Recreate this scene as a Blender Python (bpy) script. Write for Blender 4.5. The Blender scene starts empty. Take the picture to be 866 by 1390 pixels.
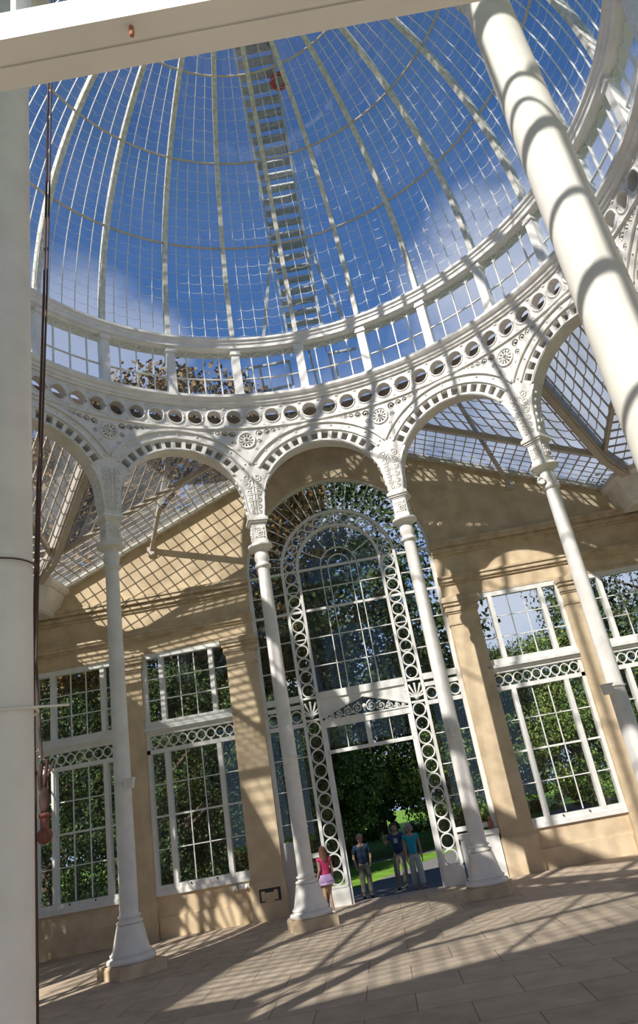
import bpy, bmesh, math, random
from mathutils import Vector, Matrix
from math import sin, cos, pi, radians, sqrt, atan2
random.seed(7)
S = 1.25                      # drawing unit -> metres
COL = bpy.context.scene.collection
scene = bpy.context.scene

# ------------------------------------------------------------------ helpers
class MB:
    def __init__(self): self.v = []; self.f = []; self.sm = set()
    def add(self, vs, fs, smooth=False):
        o = len(self.v); self.v += [tuple(p) for p in vs]
        for f in fs:
            if smooth: self.sm.add(len(self.f))
            self.f.append(tuple(i+o for i in f))
        return self
    def box(self, x0, x1, y0, y1, z0, z1):
        vs = [(x0,y0,z0),(x1,y0,z0),(x1,y1,z0),(x0,y1,z0),(x0,y0,z1),(x1,y0,z1),(x1,y1,z1),(x0,y1,z1)]
        return self.add(vs, [(0,3,2,1),(4,5,6,7),(0,1,5,4),(1,2,6,5),(2,3,7,6),(3,0,4,7)])
    def loft(self, rings, closed=True, caps=True, smooth=False):
        n = len(rings[0]); vs = [p for r in rings for p in r]; fs = []
        for i in range(len(rings)-1):
            for j in range(n if closed else n-1):
                k = (j+1) % n
                fs.append((i*n+j, i*n+k, (i+1)*n+k, (i+1)*n+j))
        if smooth:
            self.add(vs, fs, True)
            if caps: self.add(rings[0], [tuple(range(n-1,-1,-1))]); self.add(rings[-1], [tuple(range(n))])
        else:
            if caps: fs += [tuple(range(n-1,-1,-1)), tuple((len(rings)-1)*n+j for j in range(n))]
            self.add(vs, fs)
        return self
    def tube(self, pts, r, n=6, r2=None, smooth=True, up=None, h=None):
        """round tube, or (with h) a rectangular bar r wide and h tall along pts; up = direction of h"""
        P = [Vector(p) for p in pts]; rings = []
        L = len(P)
        for i, p in enumerate(P):
            t = (P[min(i+1,L-1)] - P[max(i-1,0)]).normalized()
            u = Vector(up(p)) if callable(up) else Vector(up or (0,0,1))
            if abs(t.dot(u)) > .98*u.length: u = Vector((1,0,0)) if abs(t.x) < .9 else Vector((0,1,0))
            a = t.cross(u).normalized(); b = a.cross(t).normalized()
            if h is not None:
                rings.append([p + a*sx*r/2 + b*sy*h/2 for sx, sy in ((-1,-1),(1,-1),(1,1),(-1,1))])
            else:
                rr = r if r2 is None else r + (r2-r)*i/(L-1)
                rings.append([p + a*cos(2*pi*k/n)*rr + b*sin(2*pi*k/n)*rr for k in range(n)])
        return self.loft(rings, smooth=smooth and h is None)
    def lathe(self, prof, n=32, c=(0,0), smooth=True, caps=True):
        return self.loft([[(c[0]+r*cos(2*pi*k/n), c[1]+r*sin(2*pi*k/n), z) for k in range(n)] for r, z in prof], smooth=smooth, caps=caps)
    def ringprof(self, prof, n=96, a0=0, a1=2*pi, smooth=True):
        """closed profile (r,z) revolved about the z axis"""
        rings = []; full = abs(a1-a0-2*pi) < 1e-6; m = n if full else n+1
        for k in range(m):
            a = a0+(a1-a0)*k/n
            rings.append([(r*sin(a), r*cos(a), z) for r, z in prof])
        if full: rings.append(rings[0])
        return self.loft(rings, caps=not full, smooth=False)
    def sphere(self, c, r, n=12, m=8, sc=(1,1,1)):
        rings = []
        for i in range(m+1):
            t = pi*i/m; t = min(max(t, .02), pi-.02)
            rings.append([(c[0]+r*sc[0]*sin(t)*cos(2*pi*k/n), c[1]+r*sc[1]*sin(t)*sin(2*pi*k/n), c[2]-r*sc[2]*cos(t)) for k in range(n)])
        return self.loft(rings, smooth=True)
    def xf(self, fn): self.v = [tuple(fn(*p)) for p in self.v]; return self
    def merge(self, o): 
        b = len(self.f); self.add(o.v, o.f); self.sm |= {b+i for i in o.sm}; return self
    def build(self, name, m, parent=None, off=(0,0,0), loc=None, s=None):
        k = S if s is None else s
        me = bpy.data.meshes.new(name)
        me.from_pydata([((x-off[0])*k, (y-off[1])*k, (z-off[2])*k) for x, y, z in self.v], [], self.f)
        for i in self.sm: me.polygons[i].use_smooth = True
        me.materials.append(m)
        bm = bmesh.new(); bm.from_mesh(me); bmesh.ops.recalc_face_normals(bm, faces=bm.faces); bm.to_mesh(me); bm.free()
        o = bpy.data.objects.new(name, me); COL.objects.link(o)
        if parent: o.parent = parent
        if loc is not None: o.location = Vector(loc)*k
        return o
def tag(o, label=None, cat=None, group=None, kind=None):
    if label: o['label'] = label
    if cat: o['category'] = cat
    if group: o['group'] = group
    if kind: o['kind'] = kind
    return o
def empty(name, loc=(0,0,0), rz=0, label=None, cat=None, group=None, kind=None):
    o = bpy.data.objects.new(name, None); COL.objects.link(o)
    o.location = Vector(loc)*S; o.rotation_euler = (0,0,rz); o.empty_display_size = .2
    return tag(o, label, cat, group, kind)
def copy_tree(o, parent=None):
    c = o.copy(); COL.objects.link(c)
    if parent: c.parent = parent
    for ch in list(o.children): copy_tree(ch, c)
    return c

def panel(outer, holes, y0, y1, cuts=None):
    """flat panel in x,z with holes, thick from y0 to y1; returns MB"""
    bm = bmesh.new()
    def loop(pts):
        vs = [bm.verts.new((x, y0, z)) for x, z in pts]
        return [bm.edges.new((vs[i], vs[(i+1) % len(vs)])) for i in range(len(vs))]
    es = loop(outer)
    for h in holes: es += loop(h)
    bmesh.ops.triangle_fill(bm, use_beauty=True, use_dissolve=False, edges=es)
    if cuts:
        for x in cuts:
            g = bm.verts[:] + bm.edges[:] + bm.faces[:]
            bmesh.ops.bisect_plane(bm, geom=g, plane_co=(x,0,0), plane_no=(1,0,0))
    r = bmesh.ops.extrude_face_region(bm, geom=bm.faces[:], use_keep_orig=True)
    for e in r['geom']:
        if isinstance(e, bmesh.types.BMVert): e.co.y = y1
    bm.verts.index_update()
    mb = MB(); mb.add([v.co[:] for v in bm.verts], [tuple(v.index for v in f.verts) for f in bm.faces])
    bm.free(); return mb
def circ(cx, cz, r, n=20, a0=0): return [(cx+r*cos(a0+2*pi*k/n), cz+r*sin(a0+2*pi*k/n)) for k in range(n)]
def arc(cx, cz, r, a0, a1, n): return [(cx+r*cos(radians(a0+(a1-a0)*k/n)), cz+r*sin(radians(a0+(a1-a0)*k/n))) for k in range(n+1)]

# ------------------------------------------------------------------ materials
def mat(name, col, rough=.5, metal=0, noise=0, nscale=6, col2=None, bump=0, spec=.5):
    m = bpy.data.materials.new(name); m.use_nodes = True
    nt = m.node_tree; b = nt.nodes['Principled BSDF']
    b.inputs['Base Color'].default_value = (*col, 1); b.inputs['Roughness'].default_value = rough
    b.inputs['Metallic'].default_value = metal; b.inputs['Specular IOR Level'].default_value = spec
    if noise or col2:
        tc = nt.nodes.new('ShaderNodeTexCoord'); n = nt.nodes.new('ShaderNodeTexNoise')
        n.inputs['Scale'].default_value = nscale; n.inputs['Detail'].default_value = 6
        nt.links.new(tc.outputs['Object'], n.inputs['Vector'])
        mx = nt.nodes.new('ShaderNodeMix'); mx.data_type = 'RGBA'
        mx.inputs['A'].default_value = (*col, 1)
        c2 = col2 or tuple(c*(1-noise) for c in col); mx.inputs['B'].default_value = (*c2, 1)
        rp = nt.nodes.new('ShaderNodeMapRange'); rp.inputs['From Min'].default_value = .4; rp.inputs['From Max'].default_value = .65
        nt.links.new(n.outputs['Fac'], rp.inputs['Value']); nt.links.new(rp.outputs['Result'], mx.inputs['Factor'])
        nt.links.new(mx.outputs['Result'], b.inputs['Base Color'])
        if bump:
            bp = nt.nodes.new('ShaderNodeBump'); bp.inputs['Strength'].default_value = bump; bp.inputs['Distance'].default_value = .02
            nt.links.new(n.outputs['Fac'], bp.inputs['Height']); nt.links.new(bp.outputs['Normal'], b.inputs['Normal'])
    return m
M = {}
M['white'] = mat('painted_iron', (.82,.78,.73), .45, noise=.12, nscale=3)
M['white2'] = mat('painted_iron_thin', (.74,.71,.66), .5)
M['rib'] = mat('weathered_rib_paint', (.70,.66,.58), .55, noise=.35, nscale=9)
M['stone'] = mat('bath_stone', (.70,.55,.37), .9, col2=(.56,.43,.28), nscale=2.2, bump=.15, spec=.2)
M['mould'] = mat('stone_moulding', (.66,.53,.37), .9, col2=(.50,.38,.25), nscale=4, spec=.2)
M['timber'] = mat('painted_timber', (.80,.78,.74), .45, noise=.08, nscale=4)
M['grey'] = mat('galvanised_metal', (.52,.53,.53), .5, metal=.2, noise=.25, nscale=10)
M['beam'] = mat('painted_beam', (.56,.48,.40), .55, noise=.12, nscale=3)
M['lead'] = mat('lead_gutter', (.38,.30,.24), .7, noise=.3, nscale=4)
M['rope'] = mat('dark_rope', (.10,.055,.045), .8)
M['block'] = mat('rusty_block', (.22,.07,.05), .6, noise=.4, nscale=30)
M['red'] = mat('red_plastic', (.65,.05,.04), .4)
M['tan'] = mat('tan_canvas', (.45,.33,.2), .8)
M['dark'] = mat('dark_metal', (.03,.03,.03), .5)
M['board'] = mat('grey_board', (.48,.46,.44), .6)
M['brick'] = mat('terracotta', (.45,.17,.08), .8, noise=.3, nscale=30)
M['grass'] = mat('grass', (.17,.32,.04), .9, col2=(.11,.22,.03), nscale=1.2, spec=.1)
M['path'] = mat('tarmac_path', (.20,.19,.185), .9, noise=.15, nscale=4, spec=.2)
M['bark'] = mat('bark', (.12,.09,.065), .9, noise=.4, nscale=8, spec=.1)
def leafmat(name, a, b, c):
    m = bpy.data.materials.new(name); m.use_nodes = True; nt = m.node_tree
    p = nt.nodes['Principled BSDF']; p.inputs['Roughness'].default_value = .6; p.inputs['Specular IOR Level'].default_value = .25
    g = nt.nodes.new('ShaderNodeNewGeometry'); r = nt.nodes.new('ShaderNodeValToRGB')
    r.color_ramp.elements[0].color = (*a,1); r.color_ramp.elements[1].color = (*c,1)
    e = r.color_ramp.elements.new(.6); e.color = (*b,1)
    nt.links.new(g.outputs['Random Per Island'], r.inputs['Fac']); nt.links.new(r.outputs['Color'], p.inputs['Base Color'])
    return m
M['leaf_dark'] = leafmat('leaves_dark', (.018,.035,.010), (.035,.065,.014), (.08,.12,.03))
M['leaf_mid'] = leafmat('leaves_mid', (.05,.09,.022), (.10,.16,.035), (.24,.28,.08))
M['leaf_autumn'] = leafmat('leaves_autumn', (.14,.08,.03), (.25,.13,.04), (.16,.15,.05))
def glassmat(name, tint, gloss, dirt, dcol=(.6,.65,.68), rough=.02, streak=0):
    m = bpy.data.materials.new(name); m.use_nodes = True; nt = m.node_tree; nt.nodes.clear()
    out = nt.nodes.new('ShaderNodeOutputMaterial'); tr = nt.nodes.new('ShaderNodeBsdfTransparent'); tr.inputs['Color'].default_value = (*tint,1)
    gl = nt.nodes.new('ShaderNodeBsdfGlossy'); gl.inputs['Roughness'].default_value = rough
    # Schlick reflectance, the same from both sides of the thin pane
    ge = nt.nodes.new('ShaderNodeNewGeometry'); dt = nt.nodes.new('ShaderNodeVectorMath'); dt.operation = 'DOT_PRODUCT'
    nt.links.new(ge.outputs['Normal'], dt.inputs[0]); nt.links.new(ge.outputs['Incoming'], dt.inputs[1])
    def mth(op, a, b=None):
        n_ = nt.nodes.new('ShaderNodeMath'); n_.operation = op
        for i_, v_ in enumerate((a, b)):
            if v_ is None: continue
            if isinstance(v_, (int, float)): n_.inputs[i_].default_value = v_
            else: nt.links.new(v_, n_.inputs[i_])
        return n_.outputs[0]
    fr_ = mth('MULTIPLY', mth('ADD', mth('MULTIPLY', mth('POWER', mth('SUBTRACT', 1, mth('ABSOLUTE', dt.outputs['Value'])), 5), .92), .06), gloss)
    m1 = nt.nodes.new('ShaderNodeMixShader'); nt.links.new(fr_, m1.inputs[0])
    nt.links.new(tr.outputs[0], m1.inputs[1]); nt.links.new(gl.outputs[0], m1.inputs[2])
    if dirt:
        tl = nt.nodes.new('ShaderNodeBsdfTranslucent'); tl.inputs['Color'].default_value = (*dcol,1)
        df = nt.nodes.new('ShaderNodeBsdfDiffuse'); df.inputs['Color'].default_value = (*dcol,1)
        ad = nt.nodes.new('ShaderNodeMixShader'); ad.inputs[0].default_value = .5
        nt.links.new(tl.outputs[0], ad.inputs[1]); nt.links.new(df.outputs[0], ad.inputs[2])
        m2 = nt.nodes.new('ShaderNodeMixShader')
        tc = nt.nodes.new('ShaderNodeTexCoord'); n = nt.nodes.new('ShaderNodeTexNoise'); n.inputs['Scale'].default_value = 1.3; n.inputs['Detail'].default_value = 5
        nt.links.new(tc.outputs['Object'], n.inputs['Vector'])
        mr = nt.nodes.new('ShaderNodeMapRange'); mr.inputs['From Min'].default_value = .35; mr.inputs['From Max'].default_value = .7
        mr.inputs['To Min'].default_value = dirt*.4; mr.inputs['To Max'].default_value = dirt*1.6
        nt.links.new(n.outputs['Fac'], mr.inputs['Value']); nt.links.new(mr.outputs[0], m2.inputs[0])
        nt.links.new(m1.outputs[0], m2.inputs[1]); nt.links.new(ad.outputs[0], m2.inputs[2]); m1 = m2
    nt.links.new(m1.outputs[0], out.inputs['Surface']); return m
M['glass'] = glassmat('window_glass', (.93,.96,.95), 1.0, 0)
M['dglass'] = glassmat('dome_glass', (.90,.93,.96), .7, .045)
M['rglass'] = glassmat('roof_glass', (.88,.92,.94), .6, .28)
def floormat():
    m = bpy.data.materials.new('stone_paving'); m.use_nodes = True; nt = m.node_tree; b = nt.nodes['Principled BSDF']
    b.inputs['Roughness'].default_value = .75; b.inputs['Specular IOR Level'].default_value = .3
    tc = nt.nodes.new('ShaderNodeTexCoord'); mp = nt.nodes.new('ShaderNodeMapping')
    nt.links.new(tc.outputs['Object'], mp.inputs['Vector'])
    br = nt.nodes.new('ShaderNodeTexBrick'); br.inputs['Scale'].default_value = 1
    br.inputs['Brick Width'].default_value = 1.15; br.inputs['Row Height'].default_value = .78; br.inputs['Mortar Size'].default_value = .008
    br.inputs['Color1'].default_value = (.52,.42,.32,1); br.inputs['Color2'].default_value = (.44,.35,.265,1); br.inputs['Mortar'].default_value = (.24,.19,.14,1)
    nt.links.new(mp.outputs[0], br.inputs['Vector'])
    n = nt.nodes.new('ShaderNodeTexNoise'); n.inputs['Scale'].default_value = 2.5; n.inputs['Detail'].default_value = 8; nt.links.new(tc.outputs['Object'], n.inputs['Vector'])
    mx = nt.nodes.new('ShaderNodeMix'); mx.data_type = 'RGBA'; mx.blend_type = 'MULTIPLY'
    rp = nt.nodes.new('ShaderNodeMapRange'); rp.inputs['From Min'].default_value=.3; rp.inputs['From Max'].default_value=.7; rp.inputs['To Min'].default_value=.8; rp.inputs['To Max'].default_value=1.1
    nt.links.new(n.outputs['Fac'], rp.inputs['Value']); mx.inputs['Factor'].default_value = 1
    nt.links.new(br.outputs['Color'], mx.inputs['A']); nt.links.new(rp.outputs[0], mx.inputs['B']); nt.links.new(mx.outputs['Result'], b.inputs['Base Color'])
    bp = nt.nodes.new('ShaderNodeBump'); bp.inputs['Strength'].default_value = .3; bp.inputs['Distance'].default_value = .01
    nt.links.new(br.outputs['Fac'], bp.inputs['Height']); bp.invert = True; nt.links.new(bp.outputs[0], b.inputs['Normal'])
    return m
M['floor'] = floormat()

# ------------------------------------------------------------------ camera, sky, sun
cam = bpy.data.cameras.new('camera'); co = bpy.data.objects.new('camera', cam); COL.objects.link(co); scene.camera = co
CX, CY, CZ = .0375, -8.1233, 1.6589
yaw, pitch, roll = radians(-.4431), radians(24.0539), radians(-10.2882)
Fv = Vector((sin(yaw)*cos(pitch), cos(yaw)*cos(pitch), sin(pitch)))
R0 = Vector((cos(yaw), -sin(yaw), 0)); U0 = R0.cross(Fv)
Rr = R0*cos(roll) + U0*sin(roll); Uu = -R0*sin(roll) + U0*cos(roll)
mw = Matrix((Rr, Uu, -Fv)).transposed().to_4x4(); mw.translation = Vector((CX, CY, CZ))*S
co.matrix_world = mw
cam.sensor_fit = 'VERTICAL'; cam.sensor_height = 36; cam.lens = 991.81*36/1390; cam.shift_y = -45/1390
cam.clip_start = .05; cam.clip_end = 400

w = bpy.data.worlds.new('sky'); scene.world = w; w.use_nodes = True; nt = w.node_tree
bg = nt.nodes['Background']; tc = nt.nodes.new('ShaderNodeTexCoord')
sx = nt.nodes.new('ShaderNodeSeparateXYZ'); nt.links.new(tc.outputs['Generated'], sx.inputs[0])
rp = nt.nodes.new('ShaderNodeValToRGB'); nt.links.new(sx.outputs['Z'], rp.inputs['Fac'])
rp.color_ramp.elements[0].position = 0; rp.color_ramp.elements[0].color = (.42,.58,.80,1)
rp.color_ramp.elements[1].position = .95; rp.color_ramp.elements[1].color = (.020,.060,.19,1)
for ps, c in ((.25,(.17,.34,.68)), (.5,(.075,.19,.47)), (.75,(.040,.115,.31))):
    e = rp.color_ramp.elements.new(ps); e.color = (*c,1)
n1 = nt.nodes.new('ShaderNodeTexNoise'); n1.inputs['Scale'].default_value = 2.6; n1.inputs['Detail'].default_value = 9; n1.inputs['Roughness'].default_value = .62
mpn = nt.nodes.new('ShaderNodeMapping'); mpn.inputs['Scale'].default_value = (1,1,1.6); mpn.inputs['Location'].default_value = (.6,.3,0)
nt.links.new(tc.outputs['Generated'], mpn.inputs[0]); nt.links.new(mpn.outputs[0], n1.inputs['Vector'])
mr = nt.nodes.new('ShaderNodeMapRange'); mr.inputs['From Min'].default_value = .50; mr.inputs['From Max'].default_value = .66
nt.links.new(n1.outputs['Fac'], mr.inputs['Value'])
el = nt.nodes.new('ShaderNodeMapRange'); el.inputs['From Min'].default_value = .62; el.inputs['From Max'].default_value = .40; el.inputs['To Min'].default_value = .04; el.inputs['To Max'].default_value = .9
nt.links.new(sx.outputs['Z'], el.inputs['Value'])
mu = nt.nodes.new('ShaderNodeMath'); mu.operation = 'MULTIPLY'; nt.links.new(mr.outputs[0], mu.inputs[0]); nt.links.new(el.outputs[0], mu.inputs[1])
mx = nt.nodes.new('ShaderNodeMix'); mx.data_type = 'RGBA'; mx.inputs['B'].default_value = (.66,.69,.80,1)

# drifting cloud banks: each a soft patch of sky broken up by noise
tot = mu.outputs[0]
n2_ = nt.nodes.new('ShaderNodeTexNoise'); n2_.inputs['Scale'].default_value = 5; n2_.inputs['Detail'].default_value = 8; n2_.inputs['Roughness'].default_value = .6
nt.links.new(mpn.outputs[0], n2_.inputs['Vector'])
for dv, c0_, c1_, amt in (((.37,.81,.455),.955,.998,.95),((.60,.68,.42),.93,.995,.95),((.262,.775,.578),.990,.9995,.75),((-.305,.745,.592),.991,.9995,.55),((-.225,.79,.57),.9955,.9998,.5),((.19,.962,.215),.993,.9995,.85),((.10,.90,.42),.985,.9995,.4)):
    v_ = Vector(dv).normalized(); dp = nt.nodes.new('ShaderNodeVectorMath'); dp.operation = 'DOT_PRODUCT'; dp.inputs[1].default_value = v_
    nt.links.new(tc.outputs['Generated'], dp.inputs[0])
    ms = nt.nodes.new('ShaderNodeMath'); ms.operation = 'MULTIPLY_ADD'; ms.inputs[1].default_value = (c1_-c0_)*1.6; nt.links.new(n2_.outputs['Fac'], ms.inputs[0]); 
    sb_ = nt.nodes.new('ShaderNodeMath'); sb_.operation = 'SUBTRACT'; nt.links.new(dp.outputs['Value'], sb_.inputs[0]); sb_.inputs[1].default_value = (c1_-c0_)*.8
    nt.links.new(sb_.outputs[0], ms.inputs[2])
    mr_ = nt.nodes.new('ShaderNodeMapRange'); mr_.interpolation_type = 'SMOOTHSTEP'; mr_.inputs['From Min'].default_value = c0_; mr_.inputs['From Max'].default_value = c1_; mr_.inputs['To Max'].default_value = amt
    nt.links.new(ms.outputs[0], mr_.inputs['Value'])
    mm_ = nt.nodes.new('ShaderNodeMath'); mm_.operation = 'MAXIMUM'; nt.links.new(tot, mm_.inputs[0]); nt.links.new(mr_.outputs[0], mm_.inputs[1]); tot = mm_.outputs[0]
nt.links.new(tot, mx.inputs['Factor']); nt.links.new(rp.outputs[0], mx.inputs['A']); nt.links.new(mx.outputs['Result'], bg.inputs['Color'])
bg.inputs['Strength'].default_value = .84
sun = bpy.data.lights.new('sun', 'SUN'); so = bpy.data.objects.new('sun', sun); COL.objects.link(so)
sun.energy = 5.6; sun.angle = radians(.53); sun.color = (1,.94,.85)
so.rotation_euler = Vector((.62, 1, -.98)).to_track_quat('-Z', 'Y').to_euler()
scene.view_settings.view_transform = 'Standard'; scene.view_settings.look = 'None'
scene.view_settings.exposure = .32; scene.view_settings.gamma = 1; scene.view_settings.use_curve_mapping = False
scene.cycles.transparent_max_bounces = 24; scene.cycles.max_bounces = 8

# ------------------------------------------------------------------ key dimensions
RI, RC = 5.38, 5.525            # arcade inner face, column axis
YF = 7.31                       # inner face of the far wall
STEP = radians(30)
def bend(R0_, R1_=None):
    """x -> arc length, y -> radial offset outwards from R0_"""
    return lambda x, y, z: ((R0_+y)*sin(x/R0_), (R0_+y)*cos(x/R0_), z)

# ------------------------------------------------------------------ floor and grounds
tag(MB().box(-7.7,7.7,-7.7,7.7,-.3,0).build('floor', M['floor']), kind='structure')
g = MB().box(-90,90,-60,120,-.9,-.42)
tag(g.build('lawn_ground', M['grass']), kind='structure')
pth = MB().box(-30,30,7.75,13.6,-.6,-.40)
pth.add([(-1.5,13.6,-.405),(2.5,13.6,-.405),(14,40,-.405),(11,40,-.405)], [(0,1,2,3)])
pth.box(-30,30,-14,-7.75,-.6,-.40)
pth.box(-40,40,22.5,23.6,-.6,-.405)
tag(pth.build('path_ground', M['path']), kind='structure')
# door steps, outside far door
st = empty('door_steps', (0,7.7,-.4), 0, 'low stone steps outside the open doorway', 'steps')
for k in range(2):
    MB().box(-1.6+.1*k,1.6-.1*k,7.7,8.1-.2*k,-.4+.2*k-.0,-.27+.13*k+.0).build('step', M['floor'], st, off=(0,7.7,-.4))

# ------------------------------------------------------------------ the columns
def column_proto():
    root = empty('column', (0,0,0))
    b = MB(); b.box(-.36,.36,-.36,.36,0,.13); b.box(-.345,.345,-.345,.345,.13,.155); b.build('plinth', M['mould'], root)
    p = MB().lathe([(.320,.155),(.345,.175),(.350,.20),(.335,.228),(.295,.238),(.282,.25),(.300,.262),(.300,.282),(.275,.295),(.258,.33),(.240,.40),(.222,.48),(.205,.55),(.192,.60),(.185,.625)], 40)
    p.build('pedestal', M['white'], root)
    r = MB().lathe([(.150,.62),(.172,.628),(.190,.645),(.190,.662),(.172,.678),(.142,.684),(.142,.708),(.160,.714),(.170,.728),(.160,.742),(.138,.750),(.136,.79)], 40)
    r.build('base_moulding', M['white'], root)
    MB().lathe([(.136,.76),(.133,1.6),(.128,3.4),(.121,5.0),(.114,6.02)], 40).build('shaft', M['white'], root)
    c = MB().lathe([(.114,6.01),(.124,6.02),(.155,6.045),(.158,6.07),(.145,6.095),(.118,6.105),(.122,6.14),(.138,6.19),(.142,6.25),(.130,6.31),(.120,6.34),(.135,6.37),(.19,6.41),(.235,6.43),(.245,6.455),(.24,6.48),(.17,6.505),(.15,6.52)], 40)
    c.build('collar', M['white'], root)
    k = MB(); k.box(-.135,.135,-.135,.135,6.5,6.94); k.box(-.15,.15,-.15,.15,6.5,6.56)
    # stepped square abacus
    for (w_, z0, z1) in ((.15,6.90,6.93),(.175,6.93,6.965),(.20,6.965,7.01),(.19,7.01,7.03),(.165,7.03,7.06)): k.box(-w_,w_,-w_,w_,z0,z1)
    kb = k.build('capital', M['white'], root)
    for fx, fy in ((0,-1),(1,0),(0,1),(-1,0)):
        q = MB()
        def ringz(r, t, d):
            pts = [(r*cos(2*pi*i/20), -.135-d, 6.72+r*sin(2*pi*i/20)) for i in range(21)]
            q.tube(pts, t, 6)
        ringz(.095,.014,0); ringz(.055,.012,.004); q.sphere((0,-.14,6.72), .03, 8, 6)
        for i in range(4):
            a = pi/4+i*pi/2; q.sphere((.115*cos(a), -.138, 6.72+.125*sin(a)), .022, 6, 4)
        a = atan2(fx, -fy)
        q.xf(lambda x,y,z: (x*cos(a)-y*sin(a), x*sin(a)+y*cos(a), z))
        q.build('boss', M['white'], kb)
    return root
# foliate bracket between two arches (belongs to the column it grows from)
def bracket_mb():
    m = MB(); zs = [7.06,7.12,7.2,7.3]+[7.3+.67*k/6 for k in range(1,7)]
    def hw(z):
        if z <= 7.3: return .15+.04*(z-7.06)/.24
        return 1.41-sqrt(max(0,1.22**2-(z-7.3)**2))
    ring = []
    for z in zs:
        h = min(hw(z), .42)
        ring.append([(-h,-.145,z),(h,-.145,z),(h,.14,z),(-h,.14,z)])
    m.loft(ring)
    def spiral(cx, cz, r, d, y, t=.012, turns=1.6, a0=0):
        pts = []
        for i in range(int(14*turns)+1):
            a = a0+d*2*pi*i/14; rr = r*(1-i/(14*turns)*.8); pts.append((cx+rr*cos(a), y, cz+rr*sin(a)))
        m.tube(pts, t, 5)
    for face in (-1,):
        y = -.15
        m.tube([(0,y,7.1),(0,y,7.5),(0,y,7.95)], .016, 5)
        for k,(z,r) in enumerate(((7.16,.045),(7.28,.055),(7.42,.062),(7.57,.07),(7.73,.08),(7.89,.09))):
            for s in (-1,1):
                spiral(s*(r+.02), z, r, s, y, .013, 1.5, 0 if s<0 else pi)
                m.sphere((s*(r*.5+.03), y, z+.055), .022, 6, 4)
        for s in (-1,1):
            m.tube([(s*(hw(z)-.012), y, z) for z in zs[:-1]], .013, 5)
    # side leaves, on the soffit of the arch
    for s in (-1,1):
        for z in (7.15,7.28,7.42,7.56,7.70,7.83):
            h = hw(z)
            m.sphere((s*(h+.005), -.05, z), .045, 7, 5, (.5,1,1.1)); m.sphere((s*(h+.005), .06, z+.05), .04, 7, 5, (.5,1,1.1))
    return m
proto = column_proto()
bracket_mb().build('bracket', M['white'], proto)
CL = {1:'slim white iron column, leftmost of the four slim ones seen at full width, sunlit above its flared foot',
      2:'slim white iron column on the left of the open doorway, with the child beside its foot',
      3:'slim white iron column standing just right of the open doorway',
      4:'slim white iron column before the right windows, its foot outside the picture',
      8:'very large near white column crossing the upper right, striped with curved shadows',
      9:'near shaded white column filling the left edge of the picture'}
CO = {0:'slim white column of the ring beyond the left edge', 5:'slim white column of the ring beyond the right edge', 6:'white column of the ring on the right side of the hall',
      7:'white column of the ring, near right side', 10:'white column of the ring, near left side', 11:'white column of the ring on the left side of the hall'}
cols = {}
first = True
for i in range(12):
    th = (i-2.5)*STEP
    o = proto if first else copy_tree(proto); first = False
    x, y = RC*sin(th), RC*cos(th)
    if i == 9: x += .085
    o.location = (x*S, y*S, 0); o.rotation_euler = (0,0,-th); o.name = 'column' if i == 0 else 'column.%03d' % i
    tag(o, CL.get(i) or CO[i], 'column', 'ring of white iron columns'); cols[i] = o

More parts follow.
